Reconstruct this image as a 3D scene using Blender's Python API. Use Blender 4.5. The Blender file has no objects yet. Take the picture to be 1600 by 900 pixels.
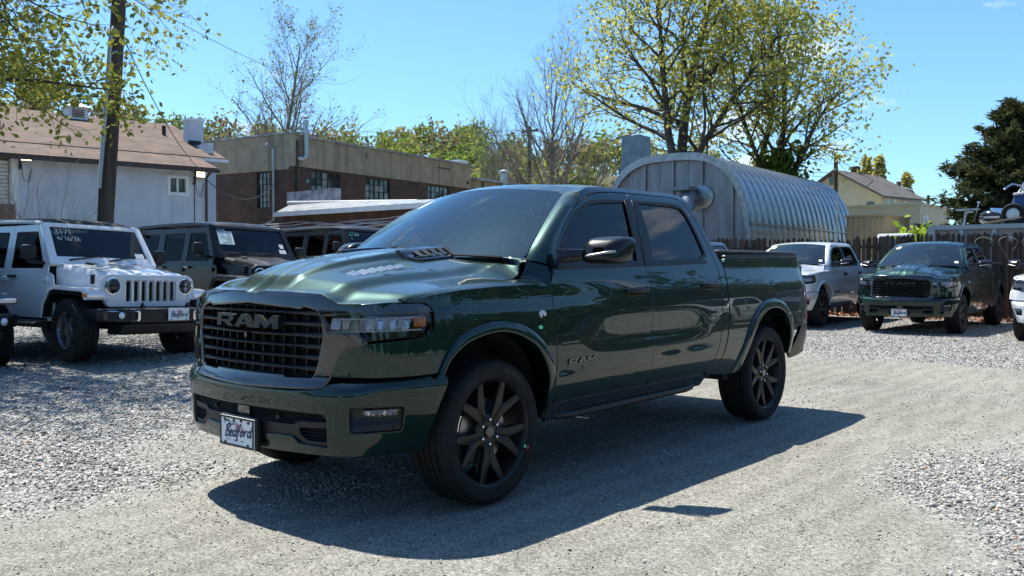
import bpy, bmesh, math, random
import numpy as np
from mathutils import Vector, Matrix
from mathutils.geometry import delaunay_2d_cdt
scene = bpy.context.scene
COL = scene.collection
R = math.radians
random.seed(7); rng = np.random.default_rng(7)
# ------------------------------------------------------------------ camera
cam = bpy.data.cameras.new('camera'); cam_o = bpy.data.objects.new('camera', cam); COL.objects.link(cam_o)
cam.sensor_width = 36; cam.lens = 31.47; cam.clip_start = .1; cam.clip_end = 3000
cam_o.location = (-3.8313, -4.334, 1.37)
YAW, PITCH = .873, -.0253
cam_o.rotation_euler = (math.pi/2 + PITCH, 0, -YAW)
scene.camera = cam_o
# ------------------------------------------------------------------ sky, sun, exposure
SUN = Vector((.08, .48, 1)).normalized()
elev = math.asin(SUN.z); rot = math.atan2(SUN.x, SUN.y)
world = bpy.data.worlds.new('World'); scene.world = world; world.use_nodes = True
wn = world.node_tree; wn.nodes.clear()
def wnode(t, **k):
    n = wn.nodes.new(t)
    for a, b in k.items(): setattr(n, a, b)
    return n
wo = wnode('ShaderNodeOutputWorld'); wb = wnode('ShaderNodeBackground'); wb.inputs[1].default_value = .085
sky = wnode('ShaderNodeTexSky', sky_type='NISHITA', sun_disc=False, sun_elevation=elev, sun_rotation=rot)
sky.air_density = 1.0; sky.dust_density = .5; sky.ozone_density = 1.0
tc = wnode('ShaderNodeTexCoord'); mp = wnode('ShaderNodeMapping'); mp.inputs['Scale'].default_value = (2.2, 2.2, 7.0)
mp.inputs['Location'].default_value = (.35, .1, .3)
nz = wnode('ShaderNodeTexNoise'); nz.inputs['Scale'].default_value = 2.3; nz.inputs['Detail'].default_value = 9; nz.inputs['Roughness'].default_value = .6
cr = wnode('ShaderNodeValToRGB'); cr.color_ramp.elements[0].position = .60; cr.color_ramp.elements[1].position = .78
mx = wnode('ShaderNodeMix', data_type='RGBA'); mx.inputs[7].default_value = (8.0, 8.4, 9.0, 1)
L = wn.links.new
L(tc.outputs['Generated'], mp.inputs[0]); L(mp.outputs[0], nz.inputs[0]); L(nz.outputs[0], cr.inputs[0])
tn = wnode('ShaderNodeMix', data_type='RGBA', blend_type='MULTIPLY'); tn.inputs[0].default_value = 1; tn.inputs[7].default_value = (.70, 1.05, 1.30, 1)
L(sky.outputs[0], tn.inputs[6]); L(cr.outputs[0], mx.inputs[0]); L(tn.outputs[2], mx.inputs[6]); L(mx.outputs[2], wb.inputs[0]); L(wb.outputs[0], wo.inputs[0])
sl = bpy.data.lights.new('sun', 'SUN'); sl.energy = 5.0; sl.angle = R(.53); sl.color = (1, .955, .86)
sun_o = bpy.data.objects.new('sun', sl); COL.objects.link(sun_o); sun_o.rotation_euler = (-SUN).to_track_quat('-Z', 'Y').to_euler()
sun_o.location = (0, 20, 40)
vs = scene.view_settings; vs.view_transform = 'Standard'; vs.look = 'None'; vs.exposure = .92; vs.gamma = 1
scene.render.engine = 'CYCLES'
cy = scene.cycles; cy.use_denoising = True; cy.max_bounces = 8; cy.transparent_max_bounces = 16; cy.glossy_bounces = 4; cy.diffuse_bounces = 3
cy.sample_clamp_indirect = 6; cy.caustics_reflective = False; cy.caustics_refractive = False
# ------------------------------------------------------------------ helpers
def tag(o, label=None, cat=None, group=None, kind=None):
    for k, v in (('label', label), ('category', cat), ('group', group), ('kind', kind)):
        if v: o[k] = v
    return o
def empty(name, loc=(0, 0, 0), rz=0, parent=None):
    o = bpy.data.objects.new(name, None); COL.objects.link(o); o.location = loc; o.rotation_euler = (0, 0, rz); o.empty_display_size = .1
    if parent: o.parent = parent
    return o
def link(name, me, mat=None, parent=None, loc=None, rot=None):
    o = bpy.data.objects.new(name, me); COL.objects.link(o)
    if mat and not me.materials: me.materials.append(mat)
    if parent: o.parent = parent
    if loc is not None: o.location = loc
    if rot is not None: o.rotation_euler = rot
    return o
def rotm(rx=0, ry=0, rz=0):
    from mathutils import Euler
    return np.array(Euler((rx, ry, rz)).to_matrix())
class MB:
    def __init__(s): s.v = []; s.f = []; s.n = 0
    def add(s, v, f):
        v = np.asarray(v, float).reshape(-1, 3); s.v.append(v); s.f += [tuple(int(i) + s.n for i in q) for q in f]; s.n += len(v); return s
    def box(s, c, d, M=None):
        d = np.array(d) / 2; v = np.array([[x, y, z] for x in (-1, 1) for y in (-1, 1) for z in (-1, 1)]) * d
        if M is not None: v = v @ np.asarray(M).T
        return s.add(v + np.array(c), [(0, 1, 3, 2), (4, 6, 7, 5), (0, 4, 5, 1), (2, 3, 7, 6), (0, 2, 6, 4), (1, 5, 7, 3)])
    def hexa(s, v):   # eight corners, bottom ring then top ring
        return s.add(v, [(3, 2, 1, 0), (4, 5, 6, 7), (0, 1, 5, 4), (1, 2, 6, 5), (2, 3, 7, 6), (3, 0, 4, 7)])
    def tube(s, P, r, n=8, cap=True):
        P = np.asarray(P, float); m = len(P); r = np.broadcast_to(np.asarray(r, float), (m,)); V = []
        T = np.gradient(P, axis=0); T /= np.linalg.norm(T, axis=1)[:, None] + 1e-12
        ref = np.array([0, 0, 1.]) if abs(T[0, 2]) < .9 else np.array([1., 0, 0])
        A = np.cross(T[0], ref); A /= np.linalg.norm(A)
        for i in range(m):
            A = A - T[i] * (A @ T[i]); A /= np.linalg.norm(A) + 1e-12; B = np.cross(T[i], A)
            a = np.arange(n) * 2 * np.pi / n
            V.append(P[i] + r[i] * (np.cos(a)[:, None] * A + np.sin(a)[:, None] * B))
        F = [(i*n+j, i*n+(j+1) % n, (i+1)*n+(j+1) % n, (i+1)*n+j) for i in range(m-1) for j in range(n)]
        if cap: F += [tuple(range(n))[::-1], tuple((m-1)*n + j for j in range(n))]
        return s.add(np.concatenate(V), F)
    def lathe(s, prof, n=32, fn=None, mod=None, close=False):
        # prof [(r,h)] about the z axis; fn maps (N,3) points; mod(r,h,angle index)->r
        m = len(prof); V = []
        for j in range(n):
            a = 2*np.pi*j/n
            for k, (r, h) in enumerate(prof):
                rr = mod(r, k, j) if mod else r
                V.append((rr*math.cos(a), rr*math.sin(a), h))
        F = [(j*m+k, ((j+1) % n)*m+k, ((j+1) % n)*m+k+1, j*m+k+1) for j in range(n) for k in range(m-1)]
        if close: F += [(j*m+m-1, ((j+1) % n)*m+m-1, ((j+1) % n)*m, j*m) for j in range(n)]
        V = np.array(V)
        return s.add(fn(V) if fn else V, F)
    def prism(s, poly, h0, h1, fn):
        # poly [(u,v)] counter-clockwise; fn((N,3) of u,v,h)
        n = len(poly); p = np.asarray(poly, float)
        V = np.concatenate([np.c_[p, np.full(n, h0)], np.c_[p, np.full(n, h1)]])
        F = [tuple(range(n))[::-1], tuple(range(n, 2*n))] + [(i, (i+1) % n, n+(i+1) % n, n+i) for i in range(n)]
        return s.add(fn(V), F)
    def grid(s, G, flip=False):
        G = np.asarray(G, float); a, b = G.shape[:2]
        F = [(i*b+j, (i+1)*b+j, (i+1)*b+j+1, i*b+j+1) for i in range(a-1) for j in range(b-1)]
        if flip: F = [q[::-1] for q in F]
        return s.add(G.reshape(-1, 3), F)
    def mesh(s, name, smooth=None, bevel=0, seg=2, fix=False):
        me = bpy.data.meshes.new(name); me.from_pydata(np.concatenate(s.v).tolist() if s.v else [], [], s.f)
        if bevel or fix:
            bm = bmesh.new(); bm.from_mesh(me)
            if fix: bmesh.ops.recalc_face_normals(bm, faces=bm.faces[:])
            if bevel:
                e = [e for e in bm.edges if len(e.link_faces) == 2 and e.calc_face_angle(0) > .45]
                bmesh.ops.bevel(bm, geom=e, offset=bevel, segments=seg, profile=.5, affect='EDGES', clamp_overlap=True)
            bm.to_mesh(me); bm.free()
        if smooth is not None:
            me.shade_smooth()
            if smooth < 3: me.set_sharp_from_angle(angle=smooth)
        return me
    def build(s, name, mat=None, parent=None, smooth=None, bevel=0, seg=2, loc=None, rot=None, fix=False):
        return link(name, s.mesh(name, smooth, bevel, seg, fix), mat, parent, loc, rot)
def fast_mesh(name, V, F, smooth=False):
    # V (N,3), F (M,k) arrays
    me = bpy.data.meshes.new(name); V = np.ascontiguousarray(V, np.float32); F = np.ascontiguousarray(F, np.int32)
    m, k = F.shape
    me.vertices.add(len(V)); me.vertices.foreach_set('co', V.ravel()); me.loops.add(m*k); me.loops.foreach_set('vertex_index', F.ravel())
    me.polygons.add(m); me.polygons.foreach_set('loop_start', np.arange(0, m*k, k, dtype=np.int32))
    me.polygons.foreach_set('loop_total', np.full(m, k, np.int32)); me.update(calc_edges=True)
    if smooth: me.shade_smooth()
    return me
def rp(P, r=.02, n=4):
    # rounded polygon; P entries (u,v) or (u,v,radius)
    out = []; m = len(P)
    for i in range(m):
        p = np.array(P[i][:2], float); rr = P[i][2] if len(P[i]) > 2 else r
        a = np.array(P[i-1][:2], float) - p; b = np.array(P[(i+1) % m][:2], float) - p
        la, lb = np.linalg.norm(a), np.linalg.norm(b); a /= la; b /= lb
        ang = math.acos(max(-1, min(1, a @ b)))
        if rr <= 0 or ang > 2.9: out.append(p); continue
        d = min(rr / math.tan(ang/2), .45*la, .45*lb)
        p0, p1 = p + a*d, p + b*d
        for t in np.linspace(0, 1, n+1): out.append((1-t)**2*p0 + 2*t*(1-t)*p + t*t*p1)
    return out
def dens(P, res):
    out = []; m = len(P)
    for i in range(m):
        a, b = np.array(P[i], float), np.array(P[(i+1) % m], float); k = max(1, int(math.ceil(np.linalg.norm(b-a)/res)))
        out += [a + (b-a)*t/k for t in range(k)]
    return np.array(out)
def pip(P, poly):
    x, y = P[:, 0], P[:, 1]; c = np.zeros(len(P), bool); q = np.roll(poly, 1, 0)
    for (x1, y1), (x2, y2) in zip(poly, q):
        if y1 == y2: continue
        k = ((y1 > y) != (y2 > y)) & (x < (x2-x1)*(y-y1)/(y2-y1) + x1); c ^= k
    return c
def panel(name, outline, fn, mat, parent, res=.05, holes=(), depth=.02, off=0., bump=None, edge=.004):
    """A sheet-metal panel: the outline (u,v) filled, laid on the surface fn(u,v,off), with rolled edges and true surface normals."""
    loops = [dens(outline, res)] + [dens(h, res) for h in holes]
    V = list(map(tuple, np.concatenate(loops))); E = []; k = 0
    for l in loops:
        E += [(k+i, k+(i+1) % len(l)) for i in range(len(l))]; k += len(l)
    nb = k; lo = loops[0].min(0); hi = loops[0].max(0)
    gu, gv = np.meshgrid(np.arange(lo[0]+res*.37, hi[0], res), np.arange(lo[1]+res*.41, hi[1], res)); G = np.c_[gu.ravel(), gv.ravel()]
    if len(G):
        ok = pip(G, loops[0])
        for h in loops[1:]: ok &= ~pip(G, h)
        G = G[ok]; B = np.array(V)
        if len(G):
            d = np.sqrt(((G[:, None] - B[None])**2).sum(-1)).min(1); G = G[d > res*.45]; V += list(map(tuple, G))
    r = delaunay_2d_cdt([Vector(p) for p in V], E, [], 0, 1e-6)
    U = np.array([tuple(p) for p in r[0]]); T = np.array([tuple(t) for t in r[2]])
    cen = U[T].mean(1); ok = pip(cen, loops[0])
    for h in loops[1:]: ok &= ~pip(cen, h)
    T = T[ok]
    def P(q, o=0.):
        o = np.full(len(q), off + o)
        if bump is not None: o = o + bump(q[:, 0], q[:, 1])
        return fn(q[:, 0], q[:, 1], o)
    e = 1e-3
    def N(q):
        n = np.cross(P(q+[e, 0]) - P(q-[e, 0]), P(q+[0, e]) - P(q-[0, e])); n /= np.linalg.norm(n, axis=1)[:, None] + 1e-12
        o = P(q, .01) - P(q); sgn = np.sign((n*o).sum(1)); sgn[sgn == 0] = 1
        return n*sgn[:, None]
    pos = P(U); nor = N(U)
    fnrm = np.cross(pos[T[:, 1]]-pos[T[:, 0]], pos[T[:, 2]]-pos[T[:, 0]]); fl = (fnrm*nor[T[:, 0]]).sum(1) < 0; T[fl] = T[fl][:, ::-1]
    vs_ = [pos]; ns_ = [nor]; fs_ = T.tolist(); base = len(pos)
    for li, l in enumerate(loops):      # rolled flange round every edge
        p = P(l); n = N(l); tan = np.roll(p, -1, 0) - np.roll(p, 1, 0); t = np.cross(tan, n); t /= np.linalg.norm(t, axis=1)[:, None] + 1e-12
        area = (l[:, 0]*np.roll(l[:, 1], -1) - np.roll(l[:, 0], -1)*l[:, 1]).sum()
        out_uv = np.c_[np.roll(l, -1, 0)[:, 1]-np.roll(l, 1, 0)[:, 1], -(np.roll(l, -1, 0)[:, 0]-np.roll(l, 1, 0)[:, 0])] * np.sign(area)
        if li: out_uv = -out_uv
        out_uv /= np.linalg.norm(out_uv, axis=1)[:, None] + 1e-12
        ref = P(l + out_uv*e) - p; s = np.sign((t*ref).sum(1))[:, None]; s[s == 0] = 1; t = t*s
        rings = [(p, n), (p + t*edge*.7 - n*edge*.3, (n+t)/1.414), (p + t*edge - n*edge, t), (p + t*edge - n*depth, t)]
        m = len(l)
        for q, w in rings: vs_.append(q); ns_.append(w)
        for k in range(3):
            for i in range(m):
                a, b = base+k*m+i, base+k*m+(i+1) % m; quad = [a, b, b+m, a+m]
                fs_.append(quad)
        # orientation
        q0 = fs_[-1]; allv = np.concatenate(vs_); nn = np.cross(allv[q0[1]]-allv[q0[0]], allv[q0[2]]-allv[q0[0]])
        if nn @ t[m-1] < 0:
            for i in range(3*m): fs_[-1-i] = fs_[-1-i][::-1]
        base += 4*m
    me = bpy.data.meshes.new(name); me.from_pydata(np.concatenate(vs_).tolist(), [], fs_); me.shade_smooth()
    me.normals_split_custom_set_from_vertices(np.concatenate(ns_).tolist())
    return link(name, me, mat, parent)
def loft(name, rows, mat, parent, smooth=3.2, thick=0):
    return MB().grid(rows).build(name, mat, parent, smooth)
def resample(P, n):
    P = np.asarray(P, float); l = np.concatenate([[0], np.cumsum(np.linalg.norm(np.diff(P, axis=0), axis=1))]); t = np.linspace(0, l[-1], n)
    return np.stack([np.interp(t, l, P[:, i]) for i in range(P.shape[1])], 1)
STROKE = {'0': [[(.1,.2),(.3,0),(.6,.2),(.6,.8),(.35,1),(.1,.8),(.1,.2)]], '1': [[(.2,.8),(.4,1),(.38,0)]], '2': [[(.05,.8),(.3,1),(.6,.8),(.05,.02),(.65,.05)]],
 '3': [[(.05,.9),(.4,1),(.6,.78),(.25,.55),(.62,.3),(.35,0),(.02,.12)]], '4': [[(.5,0),(.45,1),(.02,.35),(.7,.38)]], '5': [[(.6,1),(.15,1),(.12,.6),(.5,.6),(.6,.25),(.3,0),(.05,.1)]],
 '6': [[(.5,1),(.12,.5),(.1,.15),(.35,0),(.6,.2),(.45,.5),(.12,.35)]], '7': [[(.05,.95),(.65,1),(.25,0)]], '8': [[(.35,.5),(.1,.8),(.35,1),(.6,.8),(.35,.5),(.08,.2),(.35,0),(.62,.2),(.35,.5)]],
 '/': [[(.05,-.1),(.55,1.1)]], 'L': [[(.15,1),(.1,0),(.6,.02)]], ' ': [],
 'B': [[(.2,1),(.1,0)],[(.0,.85),(.35,1.05),(.62,.85),(.2,.55),(.6,.35),(.45,.02),(.05,0)]], 'e': [[(.05,.28),(.45,.34),(.35,.52),(.1,.4),(.12,.08),(.35,0),(.55,.15)]],
 'd': [[(.5,.42),(.25,.5),(.06,.22),(.2,0),(.45,.2),(.62,1.0)],[(.45,.2),(.5,0),(.65,.12)]], 'f': [[(.62,.95),(.45,1),(.3,.6),(.2,-.3),(.05,-.38)],[(.08,.42),(.55,.48)]],
 'o': [[(.3,.5),(.08,.25),(.22,0),(.45,.2),(.32,.5),(.55,.42)]], 'r': [[(.1,.5),(.15,0)],[(.15,.3),(.3,.5),(.5,.45)]]}
def write(mb, txt, fn, size, adv=.75, w=.06, wob=0.0):
    """Hand lettering as thin flat ribbons; fn(u,v,h) places it, u,v in metres from the lower left."""
    x = 0
    for ch in txt:
        for st in STROKE.get(ch, []):
            p = catmull(np.array(st), 5) * size + [x, 0]
            t = np.gradient(p, axis=0); t /= np.linalg.norm(t, axis=1)[:, None] + 1e-9; n = np.c_[-t[:, 1], t[:, 0]] * w*size
            a = p + n; b = p - n; z = np.full(len(p), .0)
            mb.grid(np.stack([fn(np.c_[a, z]), fn(np.c_[b, z])], 0), flip=True)
        x += adv*size
    return mb
# ------------------------------------------------------------------ materials
MATS = {}
def mat(name, base=(.5, .5, .5), rough=.5, metal=0, coat=0, spec=.5, **k):
    m = bpy.data.materials.new(name); m.use_nodes = True; b = m.node_tree.nodes['Principled BSDF']
    b.inputs['Base Color'].default_value = (*base, 1); b.inputs['Roughness'].default_value = rough; b.inputs['Metallic'].default_value = metal
    b.inputs['Coat Weight'].default_value = coat; b.inputs['Coat Roughness'].default_value = k.get('crough', .02); b.inputs['Specular IOR Level'].default_value = spec
    if 'emit' in k: b.inputs['Emission Color'].default_value = (*k['emit'], 1); b.inputs['Emission Strength'].default_value = k.get('es', 1)
    MATS[name] = m; return m
def nod(m, t, **k):
    n = m.node_tree.nodes.new(t)
    for a, b in k.items():
        if a in ('ins',):
            for i, v in b.items(): n.inputs[i].default_value = v
        else: setattr(n, a, b)
    return n
def lk(m, a, b): m.node_tree.links.new(a, b)
def bsdf(m): return m.node_tree.nodes['Principled BSDF']
def ramp(m, fac, stops, interp='LINEAR'):
    r = nod(m, 'ShaderNodeValToRGB'); r.color_ramp.interpolation = interp; e = r.color_ramp.elements
    while len(e) < len(stops): e.new(.5)
    for i, (p, c) in enumerate(stops): e[i].position = p; e[i].color = (*c, 1) if len(c) == 3 else c
    lk(m, fac, r.inputs[0]); return r
def noise(m, scale, detail=4, rough=.55, vec=None, coord='Object', dist=0):
    n = nod(m, 'ShaderNodeTexNoise', ins={'Scale': scale, 'Detail': detail, 'Roughness': rough, 'Distortion': dist})
    if vec is None: vec = nod(m, 'ShaderNodeTexCoord').outputs[coord]
    lk(m, vec, n.inputs['Vector']); return n
def bumpn(m, h, strength=.3, dist=.02, prev=None):
    b = nod(m, 'ShaderNodeBump', ins={'Strength': strength, 'Distance': dist}); lk(m, h, b.inputs['Height'])
    if prev is not None: lk(m, prev, b.inputs['Normal'])
    return b
def mixc(m, f, a, b, mode='MIX'):
    x = nod(m, 'ShaderNodeMix', data_type='RGBA', blend_type=mode)
    for s, v in ((0, f), (6, a), (7, b)):
        if isinstance(v, (int, float)): x.inputs[s].default_value = v
        elif isinstance(v, tuple): x.inputs[s].default_value = (*v, 1)
        else: lk(m, v, x.inputs[s])
    return x.outputs[2]
def varied(name, c1, c2, rough=.7, scale=3, detail=6, bump=.2, bscale=None, bdist=.01, metal=0, coat=0, lo=.35, hi=.65, coord='Object', stretch=None, spec=.4):
    m = mat(name, c1, rough, metal, coat, spec); vec = nod(m, 'ShaderNodeTexCoord').outputs[coord]
    if stretch:
        mp_ = nod(m, 'ShaderNodeMapping'); mp_.inputs['Scale'].default_value = stretch; lk(m, vec, mp_.inputs[0]); vec = mp_.outputs[0]
    n = noise(m, scale, detail, vec=vec); r = ramp(m, n.outputs[0], [(lo, c1), (hi, c2)]); lk(m, r.outputs[0], bsdf(m).inputs['Base Color'])
    if bump:
        n2 = noise(m, bscale or scale*6, 5, vec=vec); b = bumpn(m, n2.outputs[0], bump, bdist); lk(m, b.outputs[0], bsdf(m).inputs['Normal'])
    return m
def paint(name, c, metal=.5, rough=.38, flake=1.0, coat=1.0):
    m = mat(name, c, rough, metal, coat, .25); b = bsdf(m)
    v = nod(m, 'ShaderNodeTexVoronoi', ins={'Scale': 900.0}); tcn = nod(m, 'ShaderNodeTexCoord'); lk(m, tcn.outputs['Object'], v.inputs['Vector'])
    hsv = nod(m, 'ShaderNodeHueSaturation'); hsv.inputs['Color'].default_value = (*c, 1)
    sp = nod(m, 'ShaderNodeSeparateColor'); lk(m, v.outputs['Color'], sp.inputs[0])
    mr = nod(m, 'ShaderNodeMapRange', ins={1: 0., 2: 1., 3: 1-.5*flake, 4: 1+.6*flake}); lk(m, sp.outputs[0], mr.inputs[0]); lk(m, mr.outputs[0], hsv.inputs['Value'])
    lk(m, hsv.outputs[0], b.inputs['Base Color'])
    # thin road dust in the clear coat
    n = noise(m, 2.5, 6, vec=tcn.outputs['Object']); r = ramp(m, n.outputs[0], [(.4, (.004,)*3), (.75, (.018,)*3)]); lk(m, r.outputs[0], b.inputs['Coat Roughness'])
    return m
def glass(name, tint, rough=.0, refl=1.0, ior=1.5):
    m = bpy.data.materials.new(name); m.use_nodes = True; nt = m.node_tree; nt.nodes.clear(); MATS[name] = m
    o = nod(m, 'ShaderNodeOutputMaterial'); t = nod(m, 'ShaderNodeBsdfTransparent'); t.inputs[0].default_value = (*tint, 1)
    g = nod(m, 'ShaderNodeBsdfGlossy'); g.inputs['Roughness'].default_value = rough; g.inputs['Color'].default_value = (*refl, 1) if isinstance(refl, tuple) else (refl, refl, refl, 1)
    f = nod(m, 'ShaderNodeFresnel', ins={'IOR': ior}); mx_ = nod(m, 'ShaderNodeMixShader')
    lk(m, f.outputs[0], mx_.inputs[0]); lk(m, t.outputs[0], mx_.inputs[1]); lk(m, g.outputs[0], mx_.inputs[2]); lk(m, mx_.outputs[0], o.inputs[0]); return m
GREEN = paint('green_paint', (.0011, .0180, .0130), .8, .40); SILVER = paint('silver_paint', (.62, .64, .66), .45, .35, .5)
WHITE = paint('white_paint', (.72, .73, .74), 0, .3, .03); DARKGREY = paint('dark_grey_paint', (.010, .011, .0135), .2, .45, 1, .2); BLACKP = paint('black_paint', (.007, .008, .009), .2, .45, 1, .2)
SLATE = paint('slate_paint', (.09, .11, .13), .4, .35)
MIRRORB = mat('mirror_black', (.006, .006, .007), .25, 0, .25, .3); GLOSS = mat('gloss_black', (.006, .006, .007), .12, 0, 1); BLACK = varied('black_plastic', (.007, .007, .0075), (.013, .013, .0135), .45, 40, 3, .15, 300, .001)
RUBBER = varied('tyre_rubber', (.004, .004, .004), (.010, .010, .0095), .8, 9, 6, .3, 120, .002); RIMB = mat('satin_black_rim', (.008, .008, .0085), .42, 0, .15, .35, crough=.2)
DARK = mat('dark_void', (.006, .006, .006), .9); CHROME = mat('chrome', (.75, .75, .76), .08, 1); STEEL = mat('grey_steel', (.3, .3, .31), .35, 1)
RIMG = mat('grey_rim', (.18, .18, .19), .35, .8); CLOTH = varied('seat_cloth', (.03, .03, .032), (.05, .05, .052), .9, 20, 3, .2)
LAMP = mat('lamp_reflector', (.78, .80, .84), .3, .6); SILVERB = mat('silver_badge', (.6, .62, .63), .35, .3); AMBER = mat('amber_lens', (.8, .2, .02), .15, 0, 1); RED = mat('red_lens', (.35, .01, .01), .12, 0, 1)
PLATE = mat('plate_white', (.72, .74, .74), .35); NAVY = mat('navy_ink', (.02, .05, .12), .4); REDINK = mat('red_ink', (.5, .06, .06), .5); STICKW = mat('white_sticker', (.75, .76, .74), .5)
STICKG = mat('window_sticker', (.55, .68, .66), .5); INK = mat('black_ink', (.03, .03, .03), .5); MARKER = mat('white_marker', (.8, .8, .8), .6); MARKERG = mat('green_marker', (.3, .75, .5), .6)
GREENDOT = mat('green_dot', (.1, .75, .4), .4); REDDOT = mat('red_dot', (.5, .05, .05), .4); VINYL = varied('tonneau_vinyl', (.06, .06, .063), (.09, .09, .093), .55, 30, 4, .3, 200, .002)
WSG = glass('windscreen_glass', (.42, .52, .52), .0, (.70, .92, 1.0), 1.9); TINT = glass('tinted_glass', (.02, .024, .028), 0, 1.0, 1.5); DOORG = glass('door_glass', (.34, .4, .42), 0, 1, 1.5); LENS = glass('clear_lens', (.85, .87, .9), 0, 1, 1.5)
def dusty(m):
    nt = m.node_tree; o = [n for n in nt.nodes if n.type == 'OUTPUT_MATERIAL'][0]; prev = o.inputs[0].links[0].from_socket
    d = nod(m, 'ShaderNodeBsdfDiffuse'); d.inputs[0].default_value = (.55, .55, .52, 1); n = noise(m, 55, 3, .7); v = nod(m, 'ShaderNodeTexCoord')
    r = ramp(m, n.outputs[0], [(.40, (.008,)*3), (.66, (.022,)*3), (.74, (.16,)*3)]); x = nod(m, 'ShaderNodeMixShader')
    lk(m, r.outputs[0], x.inputs[0]); lk(m, prev, x.inputs[1]); lk(m, d.outputs[0], x.inputs[2]); lk(m, x.outputs[0], o.inputs[0])
dusty(WSG)
# ------------------------------------------------------------------ pickup truck: body surfaces (metres, front axle at the origin, nose towards -x)
def pchip(xs, ys):
    xs = np.asarray(xs, float); ys = np.asarray(ys, float)
    h = np.diff(xs); d = np.diff(ys) / h
    m = np.zeros_like(ys); m[0] = d[0]; m[-1] = d[-1]
    for i in range(1, len(xs) - 1):
        if d[i - 1] * d[i] > 0:
            w1 = 2 * h[i] + h[i - 1]; w2 = h[i] + 2 * h[i - 1]
            m[i] = (w1 + w2) / (w1 / d[i - 1] + w2 / d[i])
    def f(x):
        x = np.asarray(x, float); i = np.clip(np.searchsorted(xs, x) - 1, 0, len(h) - 1)
        t = (x - xs[i]) / h[i]; t = np.clip(t, -3, 4)
        return ((2*t**3 - 3*t**2 + 1) * ys[i] + (t**3 - 2*t**2 + t) * h[i] * m[i]
                + (-2*t**3 + 3*t**2) * ys[i + 1] + (t**3 - t**2) * h[i] * m[i + 1])
    return f
def catmull(P, n=16):
    P = np.asarray(P, float); Q = np.vstack([2*P[0]-P[1], P, 2*P[-1]-P[-2]]); out = []
    for i in range(1, len(Q) - 2):
        p0, p1, p2, p3 = Q[i-1], Q[i], Q[i+1], Q[i+2]
        for t in np.linspace(0, 1, n, endpoint=False):
            out.append(.5*((2*p1) + (-p0+p2)*t + (2*p0-5*p1+4*p2-p3)*t*t + (-p0+3*p1-3*p2+p3)*t**3))
    out.append(Q[-2]); return np.array(out)
# plan of the body at bumper height: (x, half width), from the middle of the nose round the corner to the tail
PLAN = catmull([(-1.0,0),(-.995,.16),(-.980,.32),(-.940,.56),(-.880,.73),(-.79,.86),(-.66,.955),(-.52,1.005),(-.38,1.027),(-.2,1.03),(.2,1.03),
                (.9,1.03),(1.8,1.03),(2.8,1.03),(3.7,1.022),(4.2,1.005),(4.5,.99),(4.62,.965),(4.66,.93)], 16)
_L = np.concatenate([[0], np.cumsum(np.linalg.norm(np.diff(PLAN, axis=0), axis=1))])
_k = np.argmin(np.abs(PLAN[:,0] - .2)); _S = _L - _L[_k] + PLAN[_k,0]
S0 = _S[0]; S1 = _S[-1]
_px = pchip(_S, PLAN[:,0]); _py = pchip(_S, PLAN[:,1])
SIDEW = pchip([.30,.40,.48,.55,.65,.74,.81,.90,.98,1.06,1.13,1.20,1.27,1.34,1.42,1.55,1.70,1.82,1.90,1.96],
              [.90,.930,.955,.980,1.012,1.029,1.032,1.031,1.028,1.023,1.0165,1.006,.986,.962,.933,.880,.815,.760,.715,.65])
FRONTW = pchip([.30,.38,.45,.55,.62,.68,.715,.74,.765,.80,1.0,1.12,1.20,1.26,1.34,2.0],
               [-.06,-.02,-.004,0,.004,.010,.006,-.012,-.03,-.036,-.040,-.045,-.06,-.10,-.2,-.6])
def sm(a, b, x):
    t = np.clip((np.asarray(x, float) - a) / (b - a), 0, 1); return t*t*(3-2*t)
def W(s, z, off=0., side=-1):
    s = np.asarray(s, float); z = np.asarray(z, float)
    x = _px(s); y = np.maximum(_py(s), 0); e = 1e-3
    tx = _px(s+e) - _px(s-e); ty = _py(s+e) - _py(s-e); l = np.hypot(tx, ty); nx = -ty/l; ny = tx/l
    k = sm(.35, .95, ny)             # 0 on the nose, 1 on the side
    zb = np.where(s > 2.897, np.minimum(z, 1.34) , z)
    zb = zb + .085*(1-sm(.4, 2.3, s))*sm(.84, 1.02, zb)*(1-sm(1.12, 1.33, zb))          # the shoulder drops towards the nose
    sw = SIDEW(zb) - .019*sm(.75, 1.35, s)*(1-sm(2.0, 2.6, s))*(sm(.80, .895, z) - sm(.905, 1.07, z)) + np.where(s > 2.897, -(z - zb) * .12, 0) - 1.03
    o = FRONTW(z) * (1-k) + sw * k + off
    return np.stack([x + nx*o, side*(y + ny*o), z], -1)
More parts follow.
